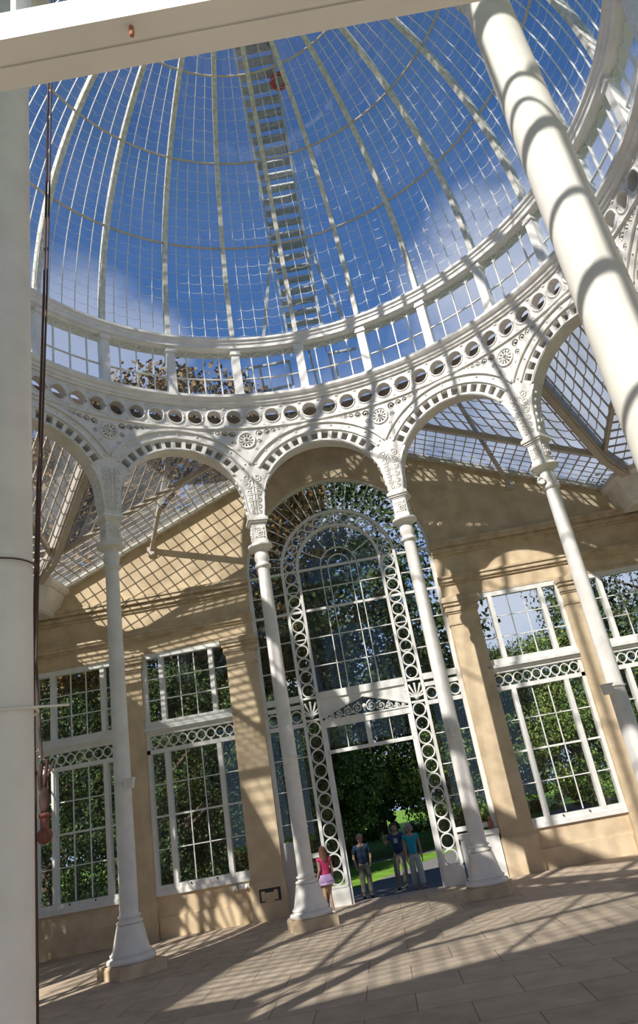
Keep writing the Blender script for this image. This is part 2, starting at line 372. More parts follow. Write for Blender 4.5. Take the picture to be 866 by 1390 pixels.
# ------------------------------------------------------------------ arches of the ring
HB = 1.41
cuts = [-1.2+.15*k for k in range(17)]
def arch_proto():
    root = empty('iron_arch', (0,RI,7.0))
    off = (0,RI,7.0)
    ZC = 7.3; rI = 1.225
    a0 = math.degrees(atan2(.67, sqrt(rI**2-.67**2)))
    inner = arc(0, ZC, rI, a0, 180-a0, 48)
    rr = .185
    outer = [(HB-.0, 7.97)] + [(HB, 8.75-rr)] + arc(HB, 8.75, rr, 270, 90, 12)[1:-1] + [(HB, 8.75+rr), (HB,9.045)]
    outer += [(-x, z) for x, z in reversed(outer)]
    outer = inner[::-1] + outer if False else outer + inner[::-1]
    holes = []
    for k in range(15):
        c = radians(28+8.86*k); d = radians(2.75)
        rh0, rh1 = 1.285, 1.445
        holes.append([(rh0*cos(c-d), ZC+rh0*sin(c-d)), (rh1*cos(c-d), ZC+rh1*sin(c-d)), (rh1*cos(c+d), ZC+rh1*sin(c+d)), (rh0*cos(c+d), ZC+rh0*sin(c+d))])
    scr = []
    for dx, z, r in ((.285,8.905,.078),(.445,8.92,.070),(.585,8.935,.058),(.70,8.950,.045),(.795,8.965,.034),(.87,8.978,.024),(.27,8.715,.055),(.19,8.53,.034)):
        for s in (-1,1):
            holes.append(circ(s*(HB-dx), z, r, 12)); scr.append((s*(HB-dx), z, r, s))
    p = panel(outer, holes, 0, .09, cuts); p.xf(bend(RI)); p.build('perforated_panel', M['white'], root, off)
    # soffit of the arch
    m = MB(); A = [a0+(180-2*a0)*k/60 for k in range(61)]
    def bar(r0, r1, y0, y1, aa=A):
        rings = []
        for a in aa:
            c, s_ = cos(radians(a)), sin(radians(a))
            q = [(r0*c, y0, ZC+r0*s_), (r1*c, y0, ZC+r1*s_), (r1*c, y1, ZC+r1*s_), (r0*c, y1, ZC+r0*s_)]
            rings.append([bend(RI)(*t) for t in q])
        m.loft(rings)
    bar(1.22,1.25,-.015,.28); bar(1.25,1.60,.24,.28,[a for a in A if 30 < a < 150])
    m.build('soffit', M['white'], root, off)
    m = MB()
    bar(1.235,1.262,-.03,.01); bar(1.475,1.50,-.035,.01); bar(1.50,1.52,-.02,.01)
    lim = math.degrees(math.acos(min(1,(HB-.02)/1.66))); A2 = [lim+(180-2*lim)*k/60 for k in range(61)]
    bar(1.645,1.675,-.045,.01,A2); bar(1.675,1.70,-.025,.01,[lim+1.2+(180-2*lim-2.4)*k/60 for k in range(61)])
    for k in range(9):
        c = radians(35+13.75*k); m.sphere(bend(RI)(1.585*cos(c), -.005, ZC+1.585*sin(c)), .022, 8, 5)
    m.build('arch_moulding', M['white'], root, off)
    m = MB()
    for x, z, r, s in scr:
        pts = []
        for i in range(15):
            a = (pi/2)*1+s*2*pi*i/11; q = r*(1.05-i*.06); pts.append(bend(RI)(x+q*cos(a), .015, z+q*sin(a)))
        m.tube(pts, .014, 5)
    m.tube([bend(RI)(HB*s_, -.01, 9.03) for s_ in [k/16-1 for k in range(33)]], .016, 5)
    m.build('scrollwork', M['white'], root, off)
    return root
def rosette_mb():
    n = 11; holes = [circ(HB, 8.75, .038, 12)]
    for k in range(n):
        c = 2*pi*k/n; d = .19
        holes.append([(HB+.065*cos(c-d*.6), 8.75+.065*sin(c-d*.6)), (HB+.125*cos(c-d), 8.75+.125*sin(c-d)), (HB+.145*cos(c), 8.75+.145*sin(c)), (HB+.125*cos(c+d), 8.75+.125*sin(c+d)), (HB+.065*cos(c+d*.6), 8.75+.065*sin(c+d*.6))])
    p = panel(circ(HB, 8.75, .186, 36), holes, -.01, .07)
    p.tube([(HB+.172*cos(2*pi*k/32), -.015, 8.75+.172*sin(2*pi*k/32)) for k in range(33)], .016, 6)
    p.tube([(HB+.05*cos(2*pi*k/16), -.015, 8.75+.05*sin(2*pi*k/16)) for k in range(17)], .014, 6)
    return p.xf(bend(RI))
ap = arch_proto(); rosette_mb().build('rosette', M['white'], ap, (0,RI,7.0))
AL = {0:'white iron arch at far left, half hidden by the near shaded column', 1:'white iron arch framing the sunlit left gable wall', 2:'white iron arch directly above the doorway',
      3:'white iron arch just right of the one over the doorway', 4:'tall-looking white iron arch at the right, partly behind the huge near column'}
AO = {5:'white iron arch at the right edge of the picture'}
for i in range(12):
    th = (i-2)*STEP        # arch i spans columns i and i+1
    o = ap if i == 0 else copy_tree(ap)
    o.location = (RI*sin(th)*S, RI*cos(th)*S, 7.0*S); o.rotation_euler = (0,0,-th); o.name = 'iron_arch' if i == 0 else 'iron_arch.%03d' % i
    tag(o, AL.get(i) or AO.get(i) or 'white iron arch of the ring, outside the picture, %s' % {6:'on the right side',7:'near right side',8:'directly above the entrance used',9:'near left side',10:'on the left side',11:'beyond the left edge'}.get(i,'beyond the right edge'), 'arch', 'arches of the column ring')

# ------------------------------------------------------------------ frieze ring with circles
fr = empty('ring_frieze', (0,0,9.04), 0, 'round white iron frieze of open circles resting on the arches', 'frieze')
pw = RI*STEP/7; 
cell = MB()
def circle_cell(hx, hz, R_in, cz, y0, y1, n=24):
    """rectangle hx,hz half size with a round hole"""
    m = MB(); o = []; 
    for k in range(n):
        a = 2*pi*(k+.5)/n; c, s_ = cos(a), sin(a); t = min(hx/abs(c) if abs(c)>1e-6 else 9, hz/abs(s_) if abs(s_)>1e-6 else 9)
        o.append((c*t, s_*t))
    # snap to corners
    for sx_ in (-1,1):
        for sz_ in (-1,1):
            k = min(range(n), key=lambda q: (o[q][0]-sx_*hx)**2+(o[q][1]-sz_*hz)**2); o[k] = (sx_*hx, sz_*hz)
    ii = [(R_in*cos(2*pi*(k+.5)/n), R_in*sin(2*pi*(k+.5)/n)) for k in range(n)]
    F_ = [(x, y0, cz+z) for x, z in o]; I_ = [(x, y0, cz+z) for x, z in ii]; I2 = [(x, y1, cz+z) for x, z in ii]; F2 = [(x, y1, cz+z) for x, z in o]
    m.loft([F_, I_, I2, F2], caps=False)
    return m
c = circle_cell(pw/2, .265, .150, 9.305, 0, .16)
c.tube([(.168*cos(2*pi*k/24), -.004, 9.305+.168*sin(2*pi*k/24)) for k in range(25)], .018, 6)
# small trefoils between the circles are raised studs
for sx_ in (-1,1):
    for sz_ in (-1,1): c.sphere((sx_*pw/2*.93, -.004, 9.305+sz_*.20), .022, 6, 4)
c.xf(bend(RI))
cellob = c.build('circle_panel', M['white'], fr, (0,0,9.04))
for k in range(1,84):
    q = cellob.copy(); COL.objects.link(q); q.parent = fr; q.rotation_euler = (0,0,-2*pi*k/84)
MB().ringprof([(5.34,9.56),(5.33,9.60),(5.30,9.61),(5.29,9.66),(5.25,9.68),(5.22,9.72),(5.22,9.78),(5.30,9.80),(5.62,9.80),(5.62,9.56)], 144).build('cornice', M['white'], fr, (0,0,9.04))
MB().ringprof([(5.34,9.03),(5.35,9.07),(5.40,9.075),(5.40,9.03)], 144).build('lower_moulding', M['white'], fr, (0,0,9.04))
gut = MB().ringprof([(5.50,9.02),(5.74,9.02),(5.74,9.50),(5.70,9.50),(5.70,9.05),(5.50,9.05)], 96)
gut.build('gutter', M['lead'], fr, (0,0,9.04))

def ring_cell(r0, r1, cz, y0, y1, n=24, web=None):
    m = MB(); rings = []
    for k in range(n+1):
        c, s_ = cos(2*pi*k/n), sin(2*pi*k/n)
        rings.append([(r0*c,y0+.008,cz+r0*s_),(r0*c*.5+r1*c*.5,y0,cz+(r0+r1)/2*s_),(r1*c,y0+.008,cz+r1*s_),(r1*c,y1,cz+r1*s_),(r0*c,y1,cz+r0*s_)])
    return m.loft(rings, caps=False)
# ------------------------------------------------------------------ clerestory drum
dr = empty('clerestory_drum', (0,0,9.8), 0, 'ring of upright windows between the circle frieze and the dome', 'clerestory')
pst = MB(); 
pst.box(-.085,.085,5.33,5.50,9.8,10.84); pst.box(-.115,.115,5.30,5.50,10.84,10.88); pst.box(-.10,.10,5.31,5.50,10.88,10.96); pst.box(-.10,.10,5.31,5.50,9.8,9.86)
po = pst.build('post', M['white'], dr, (0,0,9.8))
bay = MB(); HALF = radians(7.5)
Rg = 5.44
def cyl(a, r, z): return (r*sin(a), r*cos(a), z)
for k in (-1,0,1):
    a = k*radians(15)/4; bay.tube([cyl(a,Rg,9.8), cyl(a,Rg,10.95)], .022, up=cyl(a,1,0), h=.04)
for z in (10.28,): bay.tube([cyl(HALF*t, Rg, z) for t in (-.9,-.45,0,.45,.9)], .04, up=(0,0,1), h=.02)
for k in range(4):
    ac = (k-1.5)*radians(15)/4; wd = radians(15)/8
    for s_ in (-1,1):
        bay.tube([cyl(ac+s_*wd*(1-t**1.6), Rg, 10.78+.15*t) for t in (0,.3,.6,.85,1)], .014, 4)
bo = bay.build('window_bars', M['white2'], dr, (0,0,9.8))
gb = MB(); 
gb.add([cyl(HALF*t, Rg+.012, z) for z in (9.8,10.95) for t in (-1,-.5,0,.5,1)], [(i,i+1,i+6,i+5) for i in range(4)])
go = gb.build('pane', M['dglass'], dr, (0,0,9.8))
for k in range(1,24):
    for src, da in ((po,0),):
        q = src.copy(); COL.objects.link(q); q.parent = dr; q.rotation_euler = (0,0,-k*radians(15))
for k in range(24):
    for src in (bo, go):
        if k == 0: src.rotation_euler = (0,0,-HALF); continue
        q = src.copy(); COL.objects.link(q); q.parent = dr; q.rotation_euler = (0,0,-k*radians(15)-HALF)
MB().ringprof([(5.36,10.94),(5.33,10.97),(5.27,10.98),(5.27,11.06),(5.24,11.08),(5.24,11.13),(5.20,11.15),(5.20,11.20),(5.28,11.22),(5.30,11.27),(5.62,11.27),(5.62,10.94)], 144).build('eaves_ring', M['white'], dr, (0,0,9.8))

# ------------------------------------------------------------------ the dome
A_, B_, Z0 = 5.46, 6.25, 11.12
def dome(a, t, off=0):        # t = elevation parameter 0..pi/2
    r = (A_+off)*cos(t); return (r*sin(a), r*cos(a), Z0+(B_+off)*sin(t))
def tz(z): return math.asin(min(1,(z-Z0)/B_))
T0, TA, TB, TC, TD, TE = tz(11.2), tz(13.55), tz(15.22), tz(16.45), tz(17.06), tz(17.32)
dm = empty('glass_dome', (0,0,11.2), 0, 'great glass dome with pale iron ribs against the blue sky', 'dome')
off = (0,0,11.2)
def radial(p): v = Vector((p[0]/A_**2, p[1]/A_**2, (p[2]-Z0)/B_**2)); return v
pts = [dome(0, T0+(TE-T0)*k/28) for k in range(29)]
ro = MB(); ro.tube(pts, .075, up=radial, h=.15); ro.tube([Vector(p)-radial(p).normalized()*.085 for p in pts], .10, up=radial, h=.02)
rib = ro.build('rib', M['rib'], dm, off)
for k in range(1,24):
    q = rib.copy(); COL.objects.link(q); q.parent = dm; q.rotation_euler = (0,0,-k*radians(15))
for t in (TA,TB,TC,TD):
    MB().tube([dome(2*pi*k/96, t, -.03) for k in range(97)], .026, 6).build('purlin', M['beam'], dm, off)
MB().lathe([(.30,17.26),(.55,17.28),(.55,17.42),(.2,17.5),(.2,17.8),(.05,17.9)], 24).build('crown', M['rib'], dm, off)
ang = radians(15); bars = MB(); laps = MB(); gl = MB()
for (t0, t1, nb, rows, seg) in ((T0,TA,5,11,8),(TA,TB,5,9,6),(TB,TC,4,8,6),(TC,TD,2,4,4),(TD,TE,1,2,2)):
    for k in range(1,nb):
        a = -ang/2+ang*k/nb
        bars.tube([dome(a, t0+(t1-t0)*j/seg) for j in range(seg+1)], .012, up=radial, h=.026)
    for r_ in range(rows):
        tt = t0+(t1-t0)*(r_+.12)/rows
        for k in range(nb):
            a0, a1 = -ang/2+ang*k/nb, -ang/2+ang*(k+1)/nb
            sag = (t1-t0)/rows*.17
            bars.tube([dome(a0+(a1-a0)*u, tt-sag*4*u*(1-u), .006) for u in (0,.2,.4,.6,.8,1)], .0065, up=radial, h=.003)
    vs = [dome(-ang/2+ang*u/6, t0+(t1-t0)*j/seg, .012) for j in range(seg+1) for u in range(7)]
    gl.add(vs, [(j*7+u, j*7+u+1, (j+1)*7+u+1, (j+1)*7+u) for j in range(seg) for u in range(6)], True)
M['lap'] = mat('glass_lap_putty', (.60,.66,.70), .4)
bb, gg = bars.build('glazing_bars', M['white2'], dm, off), gl.build('glass_segment', M['dglass'], dm, off)
for k in range(24):
    for src in (bb, gg):
        if k == 0: src.rotation_euler = (0,0,-ang/2); continue
        q = src.copy(); COL.objects.link(q); q.parent = dm; q.rotation_euler = (0,0,-k*ang-ang/2)

# ------------------------------------------------------------------ maintenance ladder outside the dome
ld = empty('dome_ladder', (.2,5.9,10), 0, 'grey metal stair ladder curving up the outside of the dome', 'ladder')
off = (.2,5.9,10)
def lad(x, t, o_):      # plane x = const on the offset dome
    a, b = A_+o_, B_+o_; r = a*cos(t); return (x, sqrt(max(r*r-x*x,0)), Z0+b*sin(t))
tb, te = radians(0), radians(84)
for x in (-.19,.62):
    for o_, w_, h_ in ((.28,.05,.10),(.62,.035,.05)):
        MB().tube([lad(x, tb+(te-tb)*k/36, o_) for k in range(37)], w_, up=radial, h=h_).build('rail', M['grey'], ld, off)
nst = 34
for k in range(nst):
    t = tb+(te-tb)*(k+.5)/nst; p, q = Vector(lad(-.19,t,.30)), Vector(lad(.62,t,.30)); m = MB()
    c = (p+q)/2; m.box(-.19,.62,c.y-.0,c.y+.19,c.z-.02,c.z+.02)
    for j in range(6):
        x = -.19+.81*(j+.5)/6; m.box(x-.012,x+.012,c.y,c.y+.16,c.z-.035,c.z-.015)
    m.build('tread', M['grey'], ld, off)
    if k % 3 == 1:
        m = MB()
        for x in (-.19,.62): m.tube([lad(x,t,.28), lad(x,t,.62)], .03, up=(1,0,0), h=.03)
        m.build('stanchion', M['grey'], ld, off)
for a, b in (((-.21,5.40,13.75),(-.80,5.80,11.35)), ((.68,5.42,13.55),(1.19,5.78,11.35))):
    MB().tube([a,b], .07, up=(0,1,0), h=.07).build('outrigger', M['grey'], ld, off)
m = MB()
for a, b in (((-1.27,5.95,10.97),(-.26,5.95,10.97)),((-1.2,5.95,10.2),(-1.25,5.95,10.97)),((-.26,5.95,10.15),(-.26,5.95,10.97)),((-1.15,5.95,10.28),(-.30,5.95,10.33)),
             ((-.9,5.95,10.1),(-.95,5.95,10.97)),((.66,5.95,10.1),(.66,5.95,10.97)),((.30,5.95,9.9),(.22,5.98,11.2)),((.66,5.95,10.97),(1.3,5.95,10.97)),((.8,5.95,9.8),(.74,5.95,10.7))):
    m.tube([a,b], .05, up=(0,1,0), h=.05)
m.box(-1.3,-.2,5.9,6.5,10.08,10.12)
m.build('landing_frame', M['grey'], ld, off)
rl = empty('hose_reel', (.66,3.22,16.52), 0, 'round red reel hanging on the ladder near the top of the dome', 'reel')
rn = radial((.66,3.2,16.5)).normalized(); 
m = MB(); e1 = rn.cross(Vector((1,0,0))).normalized(); e2 = e1.cross(rn).normalized()
P0_ = Vector((.66,3.22,16.52))
m.tube([P0_+(e1*cos(2*pi*k/24)+e2*sin(2*pi*k/24))*.15 for k in range(25)], .05, 8); m.build('ring', M['red'], rl, P0_)
m = MB(); m.tube([P0_-rn*.06, P0_+rn*.06], .10, 14); m.build('coil', M['tan'], rl, P0_)

# ------------------------------------------------------------------ glass roofs between ring and walls (structure)
D2 = Vector((-1.81,-1.81,1.99))
KY = 5.7
def kz(u): return 9.55-.41*u
def tend(u):        # parameter where the bar from (u,KY) reaches r=5.6
    lo, hi = 0, 1.2
    def r(t): return math.hypot(u-1.81*t, KY-1.81*t)
    if r(0) <= 5.62: return 0
    for _ in range(30):
        mid = (lo+hi)/2
        if r(mid) > 5.62: lo = mid
        else: hi = mid
    return lo
def facet(mir):
    f = lambda p: (mir*p[0], p[1], p[2])
    bars = MB(); laps = MB(); gl = MB(); 
    us = [5.7*k/21 for k in range(22)]; L = D2.length
    nrm = Vector((1,0,-.41)).cross(D2).normalized()
    if nrm.z < 0: nrm = -nrm
    nm = Vector(f(nrm))
    pt = lambda u, t, o_=0: f(Vector((u,KY,kz(u)))+D2*t+nrm*o_)
    for k, u in enumerate(us[1:-1]):
        te_ = tend(u)
        if te_ > .03: bars.tube([pt(u,0), pt(u,te_)], .022, up=nm, h=.04)
    for j in range(14):
        t = .082*j+.03
        for k in range(21):
            u0, u1 = us[k], us[k+1]
            if t < tend((u0+u1)/2)-.01:
                bars.tube([pt(u0+(u1-u0)*q, t-.014*4*q*(1-q), .01) for q in (0,.25,.5,.75,1)], .018, up=nm, h=.008)
    vs = [p for u in us for p in (pt(u,0,.02), pt(u,tend(u),.02))]
    gl.add(vs, [(2*i,2*i+1,2*i+3,2*i+2) for i in range(21)])
    # gable strip
    n2 = Vector((.41,0,1)).normalized(); n2m = Vector(f(n2))
    sp = lambda u, y, o_=0: f(Vector((u,y,kz(u)))+n2*o_)
    for k in range(1,37):
        u = 7.3*k/37; y0 = max(KY, u) if u > KY else KY
        bars.tube([sp(u,y0), sp(u,YF)], .022, up=n2m, h=.04)
    for j in range(1,7):
        y = KY+(YF-KY)*j/7; bars.tube([sp(0,y,.01), sp(min(y,7.3),y,.01)], .016, up=n2m, h=.012)
    gl.add([sp(0,KY,.02), sp(KY,KY,.02), sp(YF,YF,.02), sp(0,YF,.02)], [(0,1,2,3)])
    return bars, laps, gl
roof = empty('ceiling', (0,0,7), 0, None, None, None, 'structure')
off = (0,0,7)
protoR = []
for mir in (1,-1):
    b_, l_, g_ = facet(mir)
    protoR += [b_.build('roof_glazing_bars', M['beam'], roof, off), g_.build('roof_glass', M['rglass'], roof, off)]
    m = MB(); m.tube([(0,KY,kz(0)-.03), (mir*KY,KY,kz(KY)-.03)], .07, up=(0,0,1), h=.10)
    protoR.append(m.build('purlin', M['beam'], roof, off))
    m = MB(); m.tube([(0,YF-.1,kz(0)-.04), (mir*7.25,YF-.1,kz(7.25)-.04)], .14, up=(0,0,1), h=.09)
    protoR.append(m.build('rake_moulding', M['rib'], roof, off))
    m = MB(); m.tube([(mir*4.1,YF-.02,7.55), (mir*2.78,4.78,9.12)], .075, up=(0,0,1), h=.10)
    m.box(mir*4.1-.08,mir*4.1+.08,YF-.08,YF+.02,7.42,7.62)
    protoR.append(m.build('brace', M['beam'], roof, off))
m = MB(); v = Vector((KY,KY,kz(KY)))
m.tube([(6.25,6.25,6.98), (KY,KY,kz(KY)-.04), (3.92,3.92,9.16)], .20, up=(0,0,1), h=.26)
m.tube([(6.2,6.2,6.90), (KY,KY,kz(KY)-.18), (3.92,3.92,9.02)], .12, up=(0,0,1), h=.10)
protoR.append(m.build('hip_beam', M['beam'], roof, off))
m = MB(); m.tube([(0,KY,kz(0)), (0,YF,kz(0))], .1, up=(0,0,1), h=.14); protoR.append(m.build('ridge', M['beam'], roof, off))
for s_ in (1,2,3):
    for src in protoR:
        q = src.copy(); COL.objects.link(q); q.parent = roof; q.rotation_euler = (0,0,-s_*pi/2)
# corner brackets
def cbracket(name):
    root = empty(name, (6.5,6.5,6.3)); o_ = (6.5,6.5,6.3)
    def plan(a, b, ch): return [(a,b),(a,a+ch),(a+ch,a),(b,a)]
    def pl(a, ch, z): return [(a+ch,a,z),(7.3,a,z),(7.3,7.3,z),(a,7.3,z),(a,a+ch,z)]
    m = MB(); m.loft([pl(6.00,.36,6.92), pl(6.00,.36,7.02)]); m.loft([pl(6.06,.36,6.86), pl(6.00,.36,6.92)]); m.build('top_slab', M['white'], root, o_)
    m = MB(); m.loft([pl(6.32,.28,6.36), pl(6.28,.28,6.40), pl(6.28,.28,6.44), pl(6.12,.34,6.80), pl(6.10,.34,6.86)]); m.build('body', M['white'], root, o_)
    return root
cb = cbracket('corner_bracket')
tag(cb, 'white corner bracket high at the right where the brown roof beam lands', 'bracket', 'corner brackets under the hip beams')
for k, lb in ((3,'white corner bracket high at the left behind the hanging rope'),(1,'corner bracket behind the viewer on the right'),(2,'corner bracket behind the viewer on the left')):
    q = copy_tree(cb); a = -k*pi/2; q.rotation_euler = (0,0,a)
    q.location = (S*(6.5*cos(a)-6.5*sin(a)), S*(6.5*sin(a)+6.5*cos(a)), 6.3*S)
    if k == 3: q.rotation_euler = (0,0,-3*pi/2)
    q['label'] = lb

# ------------------------------------------------------------------ walls
def wall_mb():
    m = MB(); Y0, Y1 = YF, YF+.33
    AR = 2.06
    outer = [(7.6,5.2),(7.6,6.5),(0,9.62),(-7.6,6.5),(-7.6,5.2),(-AR,5.2)] + arc(0,6.48,AR,180,0,48) + [(AR,5.2)]
    m.merge(panel(outer, [], Y0, Y1))
    for s_ in (-1,1):
        def bx(x0,x1,z0,z1,ya=Y0,yb=Y1): m.box(min(s_*x0,s_*x1),max(s_*x0,s_*x1),ya,yb,z0,z1)
        bx(AR,2.62,0,5.2); bx(4.47,4.93,0,5.2); bx(6.84,7.6,0,5.2)
        bx(2.62,4.47,0,.71); bx(4.93,6.84,0,.71)
        # plinth course
        bx(2.72,4.45,0,.34,Y0-.03,Y0); bx(4.95,6.9,0,.34,Y0-.03,Y0)
    return m
wm = wall_mb()
wf = tag(wm.build('wall_back', M['stone']), kind='structure')
for nm, a in (('wall_right',-pi/2), ('wall_front',pi), ('wall_left',pi/2)):
    q = wf.copy(); COL.objects.link(q); q.name = nm; q.rotation_euler = (0,0,a)
# mouldings on the walls
def trim_mb():
    m = MB()
    for s_ in (-1,1):
        def bx(x0,x1,z0,z1,d): m.box(min(s_*x0,s_*x1),max(s_*x0,s_*x1),YF-d,YF,z0,z1)
        for z0, z1, d in ((6.20,6.26,.04),(6.26,6.33,.09),(6.33,6.36,.07),(6.36,6.44,.15),(6.44,6.49,.18),   # cornice
                          (5.55,5.60,.04),(5.60,5.68,.08),(5.68,5.72,.11),(5.24,5.30,.03)):                    # architrave band
            bx(2.06-min(d,.03), 7.3, z0, z1, d)
    return m
tm = trim_mb(); tf = tag(tm.build('trim_1', M['mould']), kind='structure')
for n_, a in ((2,-pi/2),(3,pi),(4,pi/2)):
    q = tf.copy(); COL.objects.link(q); q.name = 'trim_%d' % n_; q.rotation_euler = (0,0,a)
# pilasters
def pilaster():
    root = empty('pilaster', (0,YF,0)); o_ = (0,YF,0)
    m = MB(); m.box(-.31,.31,YF-.12,YF,.66,4.90); m.build('shaft', M['stone'], root, o_)
    m = MB(); m.box(-.335,.335,YF-.15,YF,0,.62); m.box(-.32,.32,YF-.135,YF,.62,.66); m.build('base', M['stone'], root, o_)
    m = MB()
    for w_, d, z0, z1 in ((.33,.14,4.66,4.70),(.33,.14,4.90,4.94),(.355,.165,4.94,5.00),(.34,.15,5.00,5.06),(.375,.185,5.06,5.13),(.405,.215,5.13,5.20),(.39,.20,5.20,5.24)):
        m.box(-w_,w_,YF-d,YF,z0,z1)
    m.build('capital', M['mould'], root, o_); return root
pp = pilaster()
PL = [(-2.36,'stone pilaster left of the doorway, with a small vent in its foot',1),(2.38,'sunlit stone pilaster right of the doorway',1),
      (-4.68,'narrow stone pilaster between the two left windows, behind the slim column',.62),(4.68,'narrow stone pilaster between the two right windows',.62)]
for k,(x,lb,sc) in enumerate(PL):
    q = pp if k == 0 else copy_tree(pp); q.location = (x*S, YF*S, 0); q.scale = (sc,1,1); tag(q, lb, 'pilaster', 'stone pilasters of the far wall')

# ------------------------------------------------------------------ windows
def bay_window():
    root = empty('window', (0,YF,.7)); o_ = (0,YF,.7)
    # local x from -.925 to .925
    Y0, Y1 = YF-.02, YF+.12; X = .935
    m = MB()
    m.box(-X,-X+.07,Y0,Y1,.71,5.2); m.box(X-.07,X,Y0,Y1,.71,5.2)
    m.box(-X,X,Y0,Y1,5.14,5.24); m.box(-X,X,Y0-.03,Y1,.69,.78); m.box(-X,X,Y0-.01,Y1,.78,.86)
    m.box(-X,X,Y0,Y1,3.22,3.30); m.box(-X,X,Y0-.02,Y1,3.56,3.62)
    m.build('frame', M['timber'], root, o_)
    m = MB(); m.box(-X-.02,X+.02,Y0-.10,Y1,3.66,3.72); m.box(-X-.02,X+.02,Y0-.06,Y1,3.62,3.66); m.box(-X,X,Y0-.02,Y1,3.72,3.84); m.build('ledge', M['timber'], root, o_)
    for s_ in (-1,1):
        m = MB()
        for z0, z1 in ((.78,3.24),(3.80,5.16)):
            m.box(s_*.535-.045,s_*.535+.045,Y0-.02,Y1,z0,z1)
        m.build('mullion', M['timber'], root, o_)
    m = MB()
    yb0, yb1 = YF+.03, YF+.06
    def hb(x0,x1,z,t=.018): m.box(x0,x1,yb0,yb1,z-t/2,z+t/2)
    def vb(x,z0,z1,t=.018): m.box(x-t/2,x+t/2,yb0,yb1,z0,z1)
    for zz, n_ in (((.88,3.22),4),((3.84,5.14),3)):
        for k in range(1,n_):
            z = zz[0]+(zz[1]-zz[0])*k/n_; t = .035 if (n_ == 4 and k == 2) else .018
            hb(-.49,.49,z,t); hb(-.865,-.58,z,t); hb(.58,.865,z,t)
        for x in (-.163,.163): vb(x,*zz)
    m.build('glazing_bars', M['timber'], root, o_)
    for k in range(9):
        cx = (k-4)*1.73/9
        c = ring_cell(.078, 1.73/18+.003, 3.43, Y0+.005, Y0+.045)
        for a_ in (-1, 1): c.box(-.02,.02,Y0+.015,Y0+.04,3.43+a_*.115-.022,3.43+a_*.115+.022)
        c.xf(lambda x,y,z: (x+cx,y,z)); c.build('circle_panel', M['timber'], root, o_)
    m = MB()
    for z0, z1 in ((.8,3.24),(3.82,5.16),(3.28,3.6)): m.add([(-.9,YF+.05,z0),(.9,YF+.05,z0),(.9,YF+.05,z1),(-.9,YF+.05,z1)], [(0,1,2,3)])
    m.build('pane', M['glass'], root, o_)
    m = MB()
    for x in (-.25,.25): m.sphere((x,Y0-.03,.83), .018, 8, 5)
    m.build('window_catch', M['dark'], root, o_)
    return root
bw = bay_window()
for k, x in enumerate((-5.88,-3.55,3.55,5.88)):
    q = bw if k == 0 else copy_tree(bw); q.location = (x*S, YF*S, .7*S); q.name = 'window_%d' % (k+1); tag(q, kind='structure')

